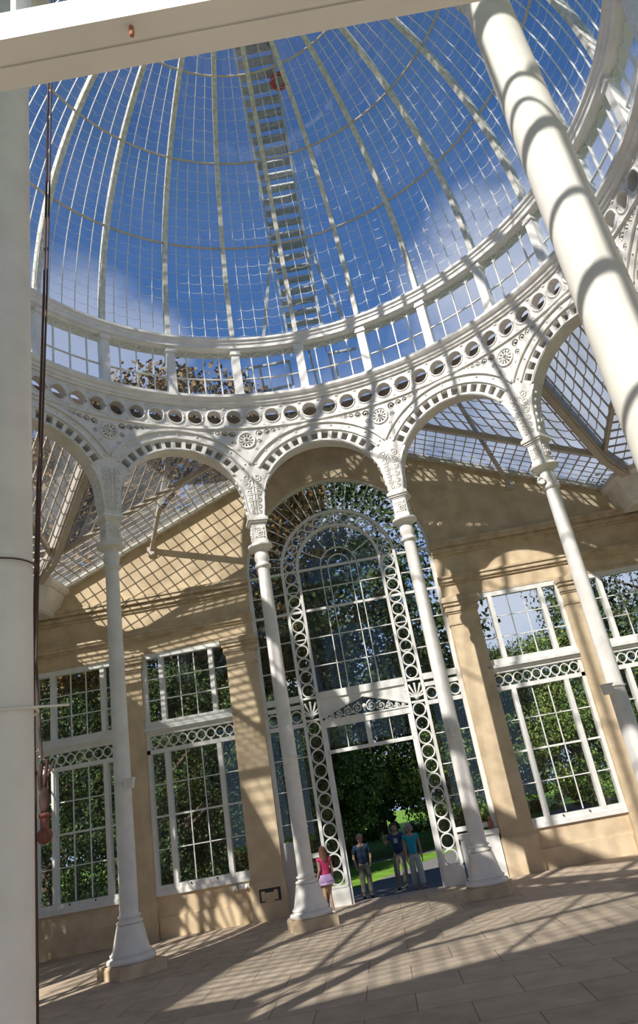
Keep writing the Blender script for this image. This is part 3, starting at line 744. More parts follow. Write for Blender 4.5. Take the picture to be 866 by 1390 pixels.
# ------------------------------------------------------------------ arched door window
def arch_window():
    root = empty('window_5', (0,YF,0)); o_ = (0,YF,0)
    ZC = 6.48; y0, y1 = YF+.08, YF+.13
    R0w, R1w = .90, 1.27
    # lattice frame of circles: two jambs and an arch
    def lattice_jamb(s_, z0, z1, n_):
        m = MB(); h = (z1-z0)/n_
        for k in range(n_):
            c = ring_cell(.112, h/2+.004, z0+h*(k+.5), y0-.01, y0+.05)
            for a_ in (0, pi): c.tube([((h/2)*cos(a_), y0+.02, z0+h*(k+.5)), (.16*cos(a_), y0+.02, z0+h*(k+.5))], .05, up=(0,1,0), h=.03)
            c.xf(lambda x,y,z: (x+s_*1.085,y,z)); m.merge(c)
        for x in (.915,1.255): m.box(s_*x-.03,s_*x+.03,y0-.03,y1+.02,z0,z1)
        return m
    for s_ in (-1,1):
        lattice_jamb(s_, .34, 3.30, 11).build('lattice_jamb', M['timber'], root, o_)
        lattice_jamb(s_, 3.78, 6.48, 10).build('lattice_jamb', M['timber'], root, o_)
        m = MB(); m.box(s_*1.085-.20,s_*1.085+.20,y0-.03,y1,0,.30); m.box(s_*1.085-.185,s_*1.085+.185,y0-.04,y1,.30,.34); m.build('base_panel', M['timber'], root, o_)
        # palmette panel between
        m = MB(); cx = s_*1.085
        for x in (.915,1.255): m.box(s_*x-.03,s_*x+.03,y0-.03,y1+.02,3.30,3.78)
        m.box(cx-.15,cx+.15,y0-.01,y0+.05,3.30,3.34); m.box(cx-.15,cx+.15,y0-.01,y0+.05,3.74,3.78)
        for k in range(-3,4):
            a = radians(90+k*24); L_ = .27 if abs(k)<3 else .17
            m.tube([(cx,y0,3.40),(cx+.5*L_*cos(a)*1.1,y0-.01,3.40+.5*L_*sin(a)),(cx+L_*cos(a),y0,3.40+L_*sin(a))], .016, 6, r2=.024)
            m.sphere((cx+L_*cos(a),y0,3.40+L_*sin(a)), .028, 7, 5)
        m.sphere((cx,y0,3.40), .045, 8, 6)
        m.build('palmette', M['timber'], root, o_)
    # arch lattice
    m = MB(); n_ = 16
    for k in range(n_):
        a = pi*(k+.5)/n_; da = pi/n_; seg = ring_cell(.088, 1.085*da/2+.006, 0, y0-.01, y0+.05)
        for a_ in (pi/2, -pi/2): seg.tube([(0, y0+.02, .10*sin(a_)), (0, y0+.02, .16*sin(a_))], .05, up=(0,1,0), h=.03)
        seg.xf(lambda x,y,z: ((1.085+z)*cos(a-x/1.085), y, ZC+(1.085+z)*sin(a-x/1.085))); m.merge(seg)
    for r in (.915,1.255):
        rings = []
        for k in range(49):
            a = pi*k/48; c, s_ = cos(a), sin(a)
            rings.append([((r-.03)*c,y0-.03,ZC+(r-.03)*s_),((r+.03)*c,y0-.03,ZC+(r+.03)*s_),((r+.03)*c,y1+.02,ZC+(r+.03)*s_),((r-.03)*c,y1+.02,ZC+(r-.03)*s_)])
        m.loft(rings)
    m.build('lattice_arch', M['timber'], root, o_)
    # bars
    m = MB(); yb = YF+.12
    def bar(x0,z0,x1,z1,t=.018): m.tube([(x0,yb,z0),(x1,yb,z1)], t, up=(0,1,0), h=.04)
    for z, t in ((6.48,.05),(5.57,.05),(6.02,.018),(4.97,.018),(4.38,.018)): bar(-2.04,z,2.04,z,t)
    for x in (-.40,-.24,.24,.40): bar(x,3.84,x,6.48)
    for x in (-1.66,1.66): bar(x,3.84,x,6.48)
    for k in range(1,6):
        a = pi*k/6; bar(.40*cos(a),ZC+.40*sin(a),.9*cos(a),ZC+.9*sin(a))
    for r in (.40,.24): m.tube([(r*cos(pi*k/16),yb,ZC+r*sin(pi*k/16)) for k in range(17)], .018, up=(0,1,0), h=.04)
    for k in range(1,24):
        a = pi*k/24; bar(1.27*cos(a),ZC+1.27*sin(a),2.04*cos(a),ZC+2.04*sin(a),.035 if k == 12 else .016)
    m.tube([(2.03*cos(pi*k/40),yb,ZC+2.03*sin(pi*k/40)) for k in range(41)], .06, up=(0,1,0), h=.08)
    # side lights
    for s_ in (-1,1):
        def sb(x0,x1,z0,z1,d=.03): m.box(min(s_*x0,s_*x1),max(s_*x0,s_*x1),y0-d,y1,z0,z1)
        sb(1.98,2.06,.0,6.48); sb(1.27,2.0,3.22,3.30); sb(1.27,2.0,3.58,3.66); sb(1.27,2.0,3.72,3.84); sb(1.27,2.0,.86,.94)
        for z in (1.5,2.08,2.66): bar(s_*1.27,z,s_*2.0,z)
        bar(s_*1.66,.9,s_*1.66,3.22,.03)
        for k in range(3):
            c = ring_cell(.095, .122, 3.44, y0-.01, y0+.04)
            c.xf(lambda x,y,z: (x+s_*(1.40+.24*k),y,z)); m.merge(c)
    m.build('glazing_bars', M['timber'], root, o_)
    m = MB()
    yy = YF+.125
    m.add([(2.03*cos(pi*k/32),yy,ZC+2.03*sin(pi*k/32)) for k in range(33)], [tuple(range(33))])
    m.add([(-2.03,yy,3.80),(2.03,yy,3.80),(2.03,yy,6.48),(-2.03,yy,6.48)], [(0,1,2,3)])
    for s_ in (-1,1): m.add([(s_*1.0,yy,.3),(s_*2.03,yy,.3),(s_*2.03,yy,3.80),(s_*1.0,yy,3.80)], [(0,1,2,3)])
    m.build('pane', M['glass'], root, o_)
    return root
aw = arch_window(); tag(aw, kind='structure')
def door_frame():
    root = empty('door_1', (0,YF,0)); o_ = (0,YF,0)
    y0, y1 = YF+.10, YF+.17
    m = MB()
    for s_ in (-1,1): m.box(min(s_*.835,s_*.90),max(s_*.835,s_*.90),y0,y1,0,3.20)
    m.build('jamb', M['timber'], root, o_)
    m = MB(); m.box(-.9,.9,y0,y0+.032,2.63,2.685); m.box(-.9,.9,y0+.032,y0+.036,2.633,2.685); m.box(-.9,.9,y0+.036,y1,2.63,2.685); m.build('transom', M['timber'], root, o_)
    m = MB(); m.box(-.9,.9,y0-.02,y1,3.13,3.25); m.box(-.05,.05,y0,y1,2.70,3.14); m.box(-.9,.9,y0-.05,y1,3.70,3.84); m.build('head', M['timber'], root, o_)
    m = MB(); m.box(-.9,.9,y0+.02,y1-.02,2.685,2.70)
    for x in (-.45,.45): m.box(x-.007,x+.007,y0+.02,y1-.002,2.685,3.14)
    m.build('glazing_bars', M['timber'], root, o_)
    m = MB(); m.add([(-.85,y0+.035,2.74),(.85,y0+.035,2.74),(.85,y0+.035,3.14),(-.85,y0+.035,3.14)], [(0,1,2,3)])
    m.add([(-.85,y0+.035,3.25),(.85,y0+.035,3.25),(.85,y0+.035,3.7),(-.85,y0+.035,3.7)], [(0,1,2,3)]); m.build('pane', M['glass'], root, o_)
    # scroll panel in a low gable over the door
    m = MB(); yy = y0-.03
    m.add([(-.88,yy+.02,3.34),(-.4,yy+.02,3.50),(0,yy+.02,3.62),(.4,yy+.02,3.50),(.88,yy+.02,3.34),(.88,yy+.02,3.72),(-.88,yy+.02,3.72)], [(0,1,2,3,4,5,6)])
    for s_ in (-1,1):
        m.tube([(s_*.88,yy,3.33),(s_*.4,yy,3.50),(0,yy,3.62)], .022, 6)
        for cx, cz, r in ((.14,3.40,.11),(.34,3.37,.095),(.52,3.345,.075),(.67,3.32,.055),(.79,3.30,.04)):
            pts = []
            for i in range(22):
                a = pi/2*s_+s_*2*pi*i/14; q = r*(1-i/22*.75); pts.append((s_*cx+q*cos(a), yy, cz+q*sin(a)))
            m.tube(pts, .013, 6); m.sphere((s_*cx,yy,cz), r*.22, 7, 5)
            m.sphere((s_*(cx+r),yy,cz-r*.5), r*.25, 6, 4); m.sphere((s_*(cx-r*.2),yy,cz+r*.95), r*.22, 6, 4)
    m.box(-.9,.9,yy-.01,yy+.03,3.25,3.28); m.sphere((0,yy,3.42), .05, 8, 6)
    m.build('scroll_panel', M['timber'], root, o_)
    m = MB()
    for s_ in (-1,1):
        for z in (.35,.85,1.35,1.85,2.35): m.box(s_*.833-.008,s_*.833+.008,y0+.01,y0+.03,z-.06,z+.06)
    m.build('hinge', M['dark'], root, o_)
    return root
df = door_frame(); tag(df, kind='structure')
q = copy_tree(aw); q.name = 'window_6'; q.location = (0,(-YF-.035)*S,0); q.rotation_euler = (0,0,pi)
q = copy_tree(df); q.name = 'door_2'; q.location = (0,(-YF-.035)*S,0); q.rotation_euler = (0,0,pi)
MB().box(.255,.262,YF+.12,YF+.168,2.685,3.14).build('glazing_bars', M['timber'], q, (0,YF,0))
# the same windows in the two side walls
nw = 7
for a in (pi/2, -pi/2):
    q = copy_tree(aw); q.name = 'window_%d' % nw; nw += 1; q.rotation_euler = (0,0,a); q.location = (-sin(a)*YF*S, cos(a)*YF*S, 0)
    for x in (-5.88,-3.55,3.55,5.88):
        q = copy_tree(bw); q.name = 'window_%d' % nw; nw += 1; q.rotation_euler = (0,0,a)
        q.location = ((x*cos(a)-YF*sin(a))*S, (x*sin(a)+YF*cos(a))*S, .7*S)
b_ = MB().lathe([(.0028,0),(.0036,.004),(.0036,.010),(.003,.018)],10)
tag(b_.build('bolt_stub', M['brick'], None, loc=(-.105,-7.50,2.612)), 'small rusty bolt hanging from the underside of the door lintel', 'bolt')

# ------------------------------------------------------------------ things along the far wall
m = MB(); m.box(-2.05,-1.52,YF-.02,YF+.03,0,1.2); o = m.build('board', M['board'])
tag(o, 'plain grey board standing in the side light left of the doorway', 'board')
cbn = empty('white_cabinet', (1.75,YF,0), 0, 'low white panelled box in the side light right of the doorway', 'cabinet')
m = MB(); m.box(1.32,2.03,YF-.12,YF+.06,0,.74); m.build('body', M['timber'], cbn, (1.75,YF,0))
m = MB(); m.box(1.29,2.05,YF-.15,YF+.06,.74,.82); m.box(1.31,2.04,YF-.13,YF+.06,.72,.74); m.build('top', M['timber'], cbn, (1.75,YF,0))
fig = empty('small_figurine', (1.93,YF-.02,.82), 0, 'tiny terracotta figurine on the white box beside the right pilaster', 'figurine')
m = MB(); m.lathe([(.045,.82),(.05,.84),(.038,.86),(.045,.90),(.05,.935),(.035,.955),(.02,.965)], 12, (1.93,YF-.02)); m.build('torso', M['brick'], fig, (1.93,YF-.02,.82))
m = MB(); m.sphere((1.93,YF-.02,.99), .034, 10, 8); m.build('head', M['brick'], fig, (1.93,YF-.02,.82))
vt = empty('wall_vent', (-2.33,YF-.15,.4), 0, 'small dark vent opening with white slots in the foot of the left pilaster', 'vent')
m = MB(); m.box(-2.53,-2.13,YF-.162,YF-.148,.30,.52); m.build('recess', M['dark'], vt, (-2.33,YF-.15,.4))
m = MB(); 
for x in (-2.46,-2.22): m.box(x-.035,x+.035,YF-.175,YF-.155,.32,.48)
m.box(-2.55,-2.11,YF-.18,YF-.15,.52,.56); m.box(-2.43,-2.25,YF-.175,YF-.155,.29,.45); m.build('surround', M['stone'], vt, (-2.33,YF-.15,.4))
tr = empty('sill_brackets', (-2.85,YF-.05,.6), 0, 'little white wall fitting under the sill next to the left pilaster', 'fitting')
m = MB()
for x in (-2.99,-2.87,-2.76): m.box(x-.045,x+.045,YF-.07,YF,.57,.65); m.sphere((x,YF-.07,.60), .03, 8, 5)
m.build('knob', M['timber'], tr, (-2.85,YF-.05,.6))
# junction boxes strapped to the columns
BL = {1:('small white box strapped to the leftmost slim column','left'),2:('small white box strapped to the column left of the doorway','l'),
      3:('small dark-edged box strapped to the column right of the doorway','r'),4:('white angled box strapped to the column before the right windows','rr')}
for i,(dx,z) in {1:(.16,2.52),2:(-.02,2.55),3:(-.02,2.50),4:(-.20,2.62)}.items():
    th = (i-2.5)*STEP; x0, y0 = RC*sin(th), RC*cos(th)-.19
    bx = empty('junction_box', (x0+dx,y0,z), 0, BL[i][0], 'box', 'boxes strapped to the columns')
    oo = (x0+dx,y0,z); w_ = .075 if i in (1,4) else .055
    m = MB(); m.loft([[(x0+dx+a*w_*.75,y0-.05,z-.09) if b<0 else (x0+dx+a*w_*.75,y0+.06,z-.09) for a,b in ((-1,-1),(1,-1),(1,1),(-1,1))],
                      [(x0+dx+a*w_,y0+(.07*b if b<0 else .06),z+.04) for a,b in ((-1,-1),(1,-1),(1,1),(-1,1))]])
    m.build('housing', M['timber'], bx, oo)
    m = MB(); m.box(x0+dx-w_*1.15,x0+dx+w_*1.15,y0-.09,y0+.06,z+.04,z+.06); m.build('lid', M['timber'], bx, oo)
    m = MB(); m.tube([(x0+.148*cos(2*pi*k/20), RC*cos(th)+.148*sin(2*pi*k/20), z+.02) for k in range(21)], .008, 5); m.build('strap', M['white2'], bx, oo)
# wires round the near left column
xl = -RC*sin(radians(15))+.085; yl = -RC*cos(radians(15))
m = MB(); m.tube([(xl+.145*cos(2*pi*k/24), yl+.145*sin(2*pi*k/24), 2.76) for k in range(25)], .004, 5)
tag(m.build('wire_hoop', M['rope'], None, off=(xl,yl,2.76), loc=(xl,yl,2.76)), 'thin wire hoop around the near shaded column, the upper one', 'wire')
m = MB(); m.tube([(xl+.147*cos(2*pi*k/24), yl+.147*sin(2*pi*k/24), 2.17+.012*cos(2*pi*k/24)) for k in range(25)], .005, 5)
m.tube([(xl+.13,yl-.06,2.18),(xl+.24,yl+.1,2.19)], .005, 5)
tag(m.build('wire_hoop', M['white2'], None, off=(xl,yl,2.17), loc=(xl,yl,2.17)), 'pale wire tied around the near shaded column, the lower one with a loose end', 'wire')
# loudspeaker like rings on the neck of the right column
th = 1.5*STEP; x0, y0 = RC*sin(th), RC*cos(th)
m = MB()
for dx, dy, z in ((-.17,-.10,6.17),):
    m.tube([(x0+dx,y0+dy-.02,z),(x0+dx,y0+dy+.05,z)], .06, 14); m.tube([(x0+dx+.06*cos(2*pi*k/16),y0+dy-.03,z+.06*sin(2*pi*k/16)) for k in range(17)], .014, 6)
tag(m.build('round_spotlight', M['white'], None, off=(x0,y0,6.2), loc=(x0,y0,6.2)), 'small round white lamp clipped under the capital of the right slim column', 'lamp')

# ------------------------------------------------------------------ hanging rope, block and hook
rp_ = empty('hanging_rope', (-2.86,-1.5,0), 0, 'dark rope falling from the dome to the floor at the left', 'rope')
oo = (-2.86,-1.5,0)
path = [(-2.50,-1.5,15.9),(-2.60,-1.5,13.2),(-2.67,-1.5,11.21),(-2.72,-1.5,9.2),(-2.77,-1.5,7.55),(-2.83,-1.5,5.9),(-2.87,-1.5,4.78),(-2.91,-1.5,3.31),(-2.90,-1.5,2.1),(-2.89,-1.5,.97),(-2.89,-1.5,.02)]
MB().tube(path, .014, 6).build('strand', M['rope'], rp_, oo)
MB().tube([(x+.035*(1-k/12)*(1 if k<9 else 0)+.02,y-.02,z) for k,(x,y,z) in enumerate(path[:8])]+[(-2.83,-1.52,2.45)], .012, 6).build('strand', M['rope'], rp_, oo)
pb = empty('pulley_block', (-2.81,-1.52,1.8), 0, 'rusty red pulley block with a ball weight hanging on the dark rope', 'pulley')
oo = (-2.81,-1.52,1.8); c = (-2.81,-1.52)
m = MB(); m.sphere((c[0],c[1],1.84), .065, 16, 12); m.tube([(c[0],c[1],1.88),(c[0],c[1],2.0)], .035, 10); m.lathe([(.035,1.98),(.05,1.99),(.05,2.01),(.03,2.02)], 12, c); m.build('ball_weight', M['block'], pb, oo)
m = MB(); m.sphere((c[0],c[1],2.12), .055, 12, 8, (.9,.6,1.9)); m.tube([(c[0]-.03,c[1],2.2),(c[0]-.04,c[1],2.3),(c[0]-.02,c[1],2.42)], .02, 6); m.tube([(c[0]+.03,c[1],2.2),(c[0]+.035,c[1],2.32),(c[0]+.09,c[1],2.42)], .013, 6)
m.tube([(c[0]+.0,c[1],2.24),(c[0]+.02,c[1],2.36),(c[0]+.03,c[1],2.45)], .015, 6); m.build('knotted_line', M['rope'], pb, oo)

# ------------------------------------------------------------------ trees
def leaves_mb(n, rx, ry, rz, cz, size, seed, clumps=60, flat=.75):
    rnd = random.Random(seed); m = MB(); cl = []
    for _ in range(clumps):
        while True:
            v = Vector((rnd.uniform(-1,1), rnd.uniform(-1,1), rnd.uniform(-1,1)))
            if .25 < v.length < 1: break
        v = v*(.95/ max(v.length,.55)) if rnd.random() < .6 else v
        cl.append((v.x*rx, v.y*ry, cz+v.z*rz, rnd.uniform(.16,.30)*min(rx,rz)))
    for i in range(n):
        x, y, z, r = cl[rnd.randrange(clumps)]
        d = Vector((rnd.gauss(0,1), rnd.gauss(0,1), rnd.gauss(0,1))).normalized()*r*rnd.uniform(.5,1.05)
        p = Vector((x,y,z))+Vector((d.x,d.y,d.z*flat))
        nn = (d.normalized()+Vector((rnd.gauss(0,.6),rnd.gauss(0,.6),rnd.gauss(0,.6)))).normalized()
        a = nn.orthogonal().normalized(); b = nn.cross(a); s_ = size*rnd.uniform(.6,1.3); t = rnd.uniform(0,6.28)
        u = (a*cos(t)+b*sin(t))*s_; w2 = (b*cos(t)-a*sin(t))*s_*.6
        m.add([p-u, p-w2, p+u, p+w2], [(0,1,2,3)])
    return m
def trunk_mb(h, r, seed, spread):
    rnd = random.Random(seed); m = MB()
    m.tube([(0,0,0),(.1*r,0,h*.3),(-.2*r,.1,h*.6),(.1,0,h*.95)], r, 9, r2=r*.25)
    for k in range(9):
        z = h*rnd.uniform(.3,.8); a = rnd.uniform(0,6.28); L_ = spread*rnd.uniform(.5,.9)
        m.tube([(0,0,z),(L_*.5*cos(a),L_*.5*sin(a),z+L_*.35),(L_*cos(a),L_*sin(a),z+L_*.6)], r*.35, 6, r2=r*.06)
    return m
protoT = {}
for kind, args in {'dark':(34000,5,5,6.0,7.0,.10,3,150),'autumn':(34000,4.8,4.8,4.9,11.6,.10,5,150),'mid':(30000,4.2,4.2,4.6,5.2,.095,8,130)}.items():
    n_, rx, ry, rz, cz, sz, sd, cl = args
    root = empty('tree'); 
    leaves_mb(n_, rx, ry, rz, cz, sz, sd, cl).build('crown', M['leaf_'+kind], root)
    trunk_mb(cz+rz*.5, .38, sd, rx).build('trunk', M['bark'], root); protoT[kind] = [root, False]
TR = [  # kind, x, y, scale, rot, label
 ('autumn',-6.0,17.5,1.12,0,'tall tree with brown autumn leaves rising behind the left gable and roof glass'),
 ('autumn',-10.8,15.5,1.0,2,'brown autumn tree seen through the left roof glass at the picture edge'),
 ('dark',-1.8,27,1.42,1,'dark leafy tree filling the fanlight over the doorway'),
 ('dark',-7.2,29,1.25,3,'dark tree behind the left part of the arched window'),
 ('dark',-8.5,22,.85,2.2,'dark tree behind the window left of the doorway'),
 ('dark',-15.5,24,.95,4.2,'dark tree behind the leftmost window'),
 ('mid',3.0,24.5,.66,.5,'pale green tree seen through the open doorway, on its right'),
 ('mid',-2.7,23,.66,2.5,'yellow-green tree seen through the open doorway, on its left'),
 ('mid',9.5,29,.82,.3,'round green tree below the sky in the window right of the doorway'),
 ('dark',15.0,27,1.12,5,'dark green tree behind the right-hand window'),
 ('dark',20,26,1.0,1.4,'dark tree behind the rightmost window at the picture edge'),
 ('mid',5.6,32,.80,4,'green tree behind the right pilaster'),
 ('mid',26,30,1.2,2,'green tree far right beyond the right wall'),
 ('dark',-6.0,14.6,.52,2.9,'low dark tree just outside the window left of the doorway'),
 ('dark',-9.6,14.2,.52,.9,'low dark tree just outside the leftmost window'),
 ('dark',-4.6,17.2,.50,1.9,'low dark tree left of the path outside the doorway'),
 ('dark',-11.2,1.2,.60,2.9,'unseen low dark tree added outside the left wall to shade the hall'),  # out of view, added to keep sun off the lower left wall
 ('dark',-11.6,-3.8,.56,.4,'unseen low dark tree added for shade outside the near end of the left wall'),  # also out of view, added to block sun entering through the left side
 ('dark',-24,28,1.2,2,'dark tree far left beyond the left wall'),
 ('dark',-.5,44,1.4,.8,'tall dark tree at the back of the lawn behind the doorway trees'),
 ('dark',9,46,.80,2.8,'dark tree at the back of the lawn behind the right windows'),
 ('mid',15.5,40,.95,1.1,'green tree at the back of the lawn, right'),
]
for kind, x, y, sc, rz, lb in TR:
    src = protoT[kind]
    q = copy_tree(src[0]) if src[1] else src[0]; src[1] = True
    q.location = (x*S, y*S, -.42*S); q.rotation_euler = (0,0,rz); q.scale = (sc,sc,sc)
    tag(q, lb, 'tree', 'trees beyond the far wall')
# hedge at the back of the lawn
hm = MB(); rnd = random.Random(4)
hg = leaves_mb(30000, 26, 1.5, 1.6, 1.0, .12, 11, 260, .9)
tag(hg.build('hedge', M['leaf_mid'], None, loc=(0,38,-.42)), 'low dark hedge across the back of the lawn', 'hedge', None, 'stuff')

# ------------------------------------------------------------------ people (metres, local z up from the feet)
def skinmat(n, c): return mat(n, c, .6, spec=.3)
M['skin'] = skinmat('skin', (.52,.30,.20)); M['skin2'] = skinmat('skin_pale', (.56,.35,.25))
M['navy'] = mat('navy_shirt', (.035,.05,.11), .8); M['chk'] = mat('blue_checked_shirt', (.035,.06,.12), .8, noise=.5, nscale=60)
M['khaki'] = mat('khaki_trousers', (.30,.26,.19), .85); M['teal'] = mat('turquoise_top', (.03,.38,.46), .8); M['cream'] = mat('cream_trousers', (.58,.55,.47), .85)
M['pink'] = mat('pink_top', (.62,.05,.16), .8); M['lilac'] = mat('lilac_skirt', (.52,.35,.60), .85); M['shoe'] = mat('dark_shoe', (.03,.025,.02), .5); M['wshoe'] = mat('white_shoe', (.75,.72,.72), .6)
M['hair_grey'] = mat('grey_hair', (.38,.35,.32), .8); M['hair_brown'] = mat('brown_hair', (.10,.055,.03), .8); M['hair_auburn'] = mat('auburn_hair', (.13,.06,.03), .8)
M['logo'] = mat('pale_print', (.55,.60,.65), .8); M['eye'] = mat('eye_dark', (.02,.015,.01), .3); M['lip'] = mat('lip', (.38,.12,.10), .6)
def skin_chain(name, joints, edges, radii, m, parent, rootv=0, lvl=2):
    me = bpy.data.meshes.new(name); me.from_pydata(joints, edges, []); me.materials.append(m)
    o = bpy.data.objects.new(name, me); COL.objects.link(o); o.parent = parent
    md = o.modifiers.new('skin', 'SKIN'); md.use_smooth_shade = True
    for i, r in enumerate(radii):
        sv = me.skin_vertices[0].data[i]; rr = r if isinstance(r, tuple) else (r, r); sv.radius = rr; sv.use_root = (i == rootv)
    sb = o.modifiers.new('sub', 'SUBSURF'); sb.levels = lvl; sb.render_levels = lvl
    return o
def person(name, H, loc, rz, pose, label, outfit):
    """pose: dict of joint overrides in units of H"""
    root = empty(name, (0,0,0)); root.location = Vector(loc)*S; root.rotation_euler = (0,0,rz); tag(root, label, 'person')
    fem = outfit.get('fem', 0)
    J = {'pel':(0,0,.52),'waist':(0,0,.60),'chest':(0,.0,.72),'shc':(0,0,.80),'neck':(0,-.005,.845),'headb':(0,-.01,.885),'headt':(0,-.01,.955),
         'shL':(-.105,0,.805),'elL':(-.135,.01,.63),'wrL':(-.13,-.04,.49),'shR':(.105,0,.805),'elR':(.135,.01,.63),'wrR':(.13,-.04,.49),
         'hipL':(-.052,0,.50),'knL':(-.058,-.01,.28),'anL':(-.06,.01,.045),'toL':(-.065,-.085,.018),'hipR':(.052,0,.50),'knR':(.058,-.01,.28),'anR':(.06,.01,.045),'toR':(.065,-.085,.018)}
    J.update(pose)
    sw = .93 if fem else 1
    Rd = {'pel':(.082,.058),'waist':(.068*sw,.05),'chest':(.088*sw,.058),'shc':(.07,.045),'neck':.030,'headb':(.040,.045),'headt':(.045,.052),'shL':.034,'elL':.024,'wrL':.017,'shR':.034,'elR':.024,'wrR':.017,
          'hipL':.052,'knL':.034,'anL':.022,'toL':.02,'hipR':.052,'knR':.034,'anR':.022,'toR':.02}
    E_ = [('pel','waist'),('waist','chest'),('chest','shc'),('shc','neck'),('neck','headb'),('headb','headt'),('shc','shL'),('shL','elL'),('elL','wrL'),('shc','shR'),('shR','elR'),('elR','wrR'),
          ('pel','hipL'),('hipL','knL'),('knL','anL'),('anL','toL'),('pel','hipR'),('hipR','knR'),('knR','anR'),('anR','toR')]
    js = [Vector(J[k])*H for k in J]; ks = list(J); ed = [(ks.index(a), ks.index(b)) for a, b in E_]; rd = [tuple(q*H for q in Rd[k]) if isinstance(Rd[k], tuple) else Rd[k]*H for k in ks]
    # hands with fingers, in the same skin
    for s_ in ('L','R'):
        w_ = Vector(J['wr'+s_])*H; e = Vector(J['el'+s_])*H; d = (w_-e).normalized(); side = d.cross(Vector((0,1,0))).normalized() if abs(d.y) < .9 else Vector((1,0,0))
        palm = w_+d*.045*H; i0 = len(js); js.append(palm); rd.append((.012*H,.019*H)); ed.append((ks.index('wr'+s_), i0)); 
        for f in range(4):
            b0 = palm+d*.012*H+Vector((0,1,0))*(f-1.5)*.011*H; c1 = b0+d*(.028-.003*abs(f-1.5))*H; c2 = c1+d*.02*H+Vector((-.006 if s_=='R' else .006,0,0))*H
            a_ = len(js); js += [b0,c1,c2]; rd += [.0055*H]*3; ed += [(i0,a_),(a_,a_+1),(a_+1,a_+2)]
        a_ = len(js); js += [w_+d*.03*H+Vector((0,-.022,0))*H, w_+d*.055*H+Vector((0,-.03,0))*H]; rd += [.006*H]*2; ed += [(i0,a_),(a_,a_+1)]
    skin_chain('body', js, ed, rd, outfit['skin'], root)
    V = lambda k: Vector(J[k])*H
    top, legs = outfit['top'], outfit['legs']
    g = .010*H
    def cloth(nm, keys, es, rr, m): 
        return skin_chain(nm, [V(k) if isinstance(k, str) else Vector(k)*H for k in keys], es, [tuple(q*H+g for q in r) if isinstance(r, tuple) else r*H+g for r in rr], m, root)
    hs = outfit.get('sleeve', .55)
    mid = lambda a, b, t: tuple(Vector(J[a]).lerp(Vector(J[b]), t))
    keys = [mid('pel','waist',-.35),'waist','chest','shc','shL',mid('shL','elL',hs),'shR',mid('shR','elR',hs)]
    cloth(outfit.get('topname','shirt'), keys, [(0,1),(1,2),(2,3),(3,4),(4,5),(3,6),(6,7)], [(.086,.062),(.072*sw,.055),(.088*sw,.062),(.070,.046),.036,.034,.036,.034], top)
    if outfit.get('skirt'):
        m = MB(); n = 24
        m.loft([[(r*H*(1+.05*cos(6*t*2*pi/n))*cos(2*pi*t/n)*1.15, r*H*(1+.05*cos(6*t*2*pi/n))*sin(2*pi*t/n)*.95, z*H) for t in range(n)] for r, z in ((.085,.58),(.098,.53),(.115,.48),(.125,.435))], caps=False, smooth=True)
        m.build('skirt', legs, root, s=1)
        m = MB(); m.loft([[(r*H*cos(2*pi*t/n)*1.17, r*H*sin(2*pi*t/n)*.97, z*H) for t in range(n)] for r, z in ((.101,.535),(.119,.485))], caps=False, smooth=True)
        m.build('frill', legs, root, s=1)
    else:
        keys = ['pel',mid('pel','waist',.4),'hipL','knL',mid('knL','anL',.92),'hipR','knR',mid('knR','anR',.92)]
        k2 = .014 if outfit.get('wide') else .006
        cloth('trousers', keys, [(1,0),(0,2),(2,3),(3,4),(0,5),(5,6),(6,7)], [(.088,.064),(.078,.060),.056,.038+k2*.5,.026+k2,.056,.038+k2*.5,.026+k2], legs)
    for s_ in ('L','R'):
        a, t = V('an'+s_), V('to'+s_)
        skin_chain('shoe', [a+Vector((0,.02*H,-.022*H)), (a+t)/2+Vector((0,0,-.012*H)), t+Vector((0,-.01*H,.006*H))], [(0,1),(1,2)], [.028*H,(.030*H,.024*H),(.026*H,.02*H)], outfit['shoe'], root, lvl=1)
    hb, ht = V('headb'), V('headt'); hc = hb.lerp(ht, .5)
    m = MB(); m.sphere(tuple(hc+Vector((0,.008*H,.012*H))), .064*H, 18, 12, (.92,1.06,1.1)); hd = m
    hd.v = [v for v in hd.v]
    # cranium/face
    fm = MB(); fm.sphere(tuple(hc), .058*H, 20, 14, (.86,1.0,1.18)); fm.sphere(tuple(hc+Vector((0,-.060*H,-.008*H))), .011*H, 8, 6, (.8,1,1.3))
    for s_ in (-1,1): fm.sphere(tuple(hc+Vector((s_*.052*H,.004*H,-.004*H))), .014*H, 8, 6, (.4,.8,1.2))
    face = fm.build('head', outfit['skin'], root, s=1)
    em = MB()
    for s_ in (-1,1): em.sphere(tuple(hc+Vector((s_*.021*H,-.052*H,.008*H))), .0075*H, 8, 6, (1.3,.6,.8))
    em.build('eye', M['eye'], face, s=1)
    lm = MB(); lm.sphere(tuple(hc+Vector((0,-.053*H,-.033*H))), .012*H, 8, 6, (1.5,.5,.45)); lm.build('mouth', M['lip'], face, s=1)
    if outfit.get('glasses'):
        gm = MB(); 
        for s_ in (-1,1): gm.sphere(tuple(hc+Vector((s_*.024*H,-.056*H,.008*H))), .016*H, 8, 6, (1.1,.35,.8))
        gm.tube([hc+Vector((-.05*H,-.02*H,.01*H)), hc+Vector((-.04*H,-.05*H,.01*H)), hc+Vector((.04*H,-.05*H,.01*H)), hc+Vector((.05*H,-.02*H,.01*H))], .003*H, 5)
        o2 = gm.build('sunglasses', M['red'] if outfit['glasses'] == 'red' else M['eye'], face, s=1)
        o2['label'] = 'reddish sunglasses'
    # hair: a cap leaving the face open
    h2 = MB(); c0 = hc+Vector((0,.010*H,.014*H)); n, mm = 20, 12
    rings = []
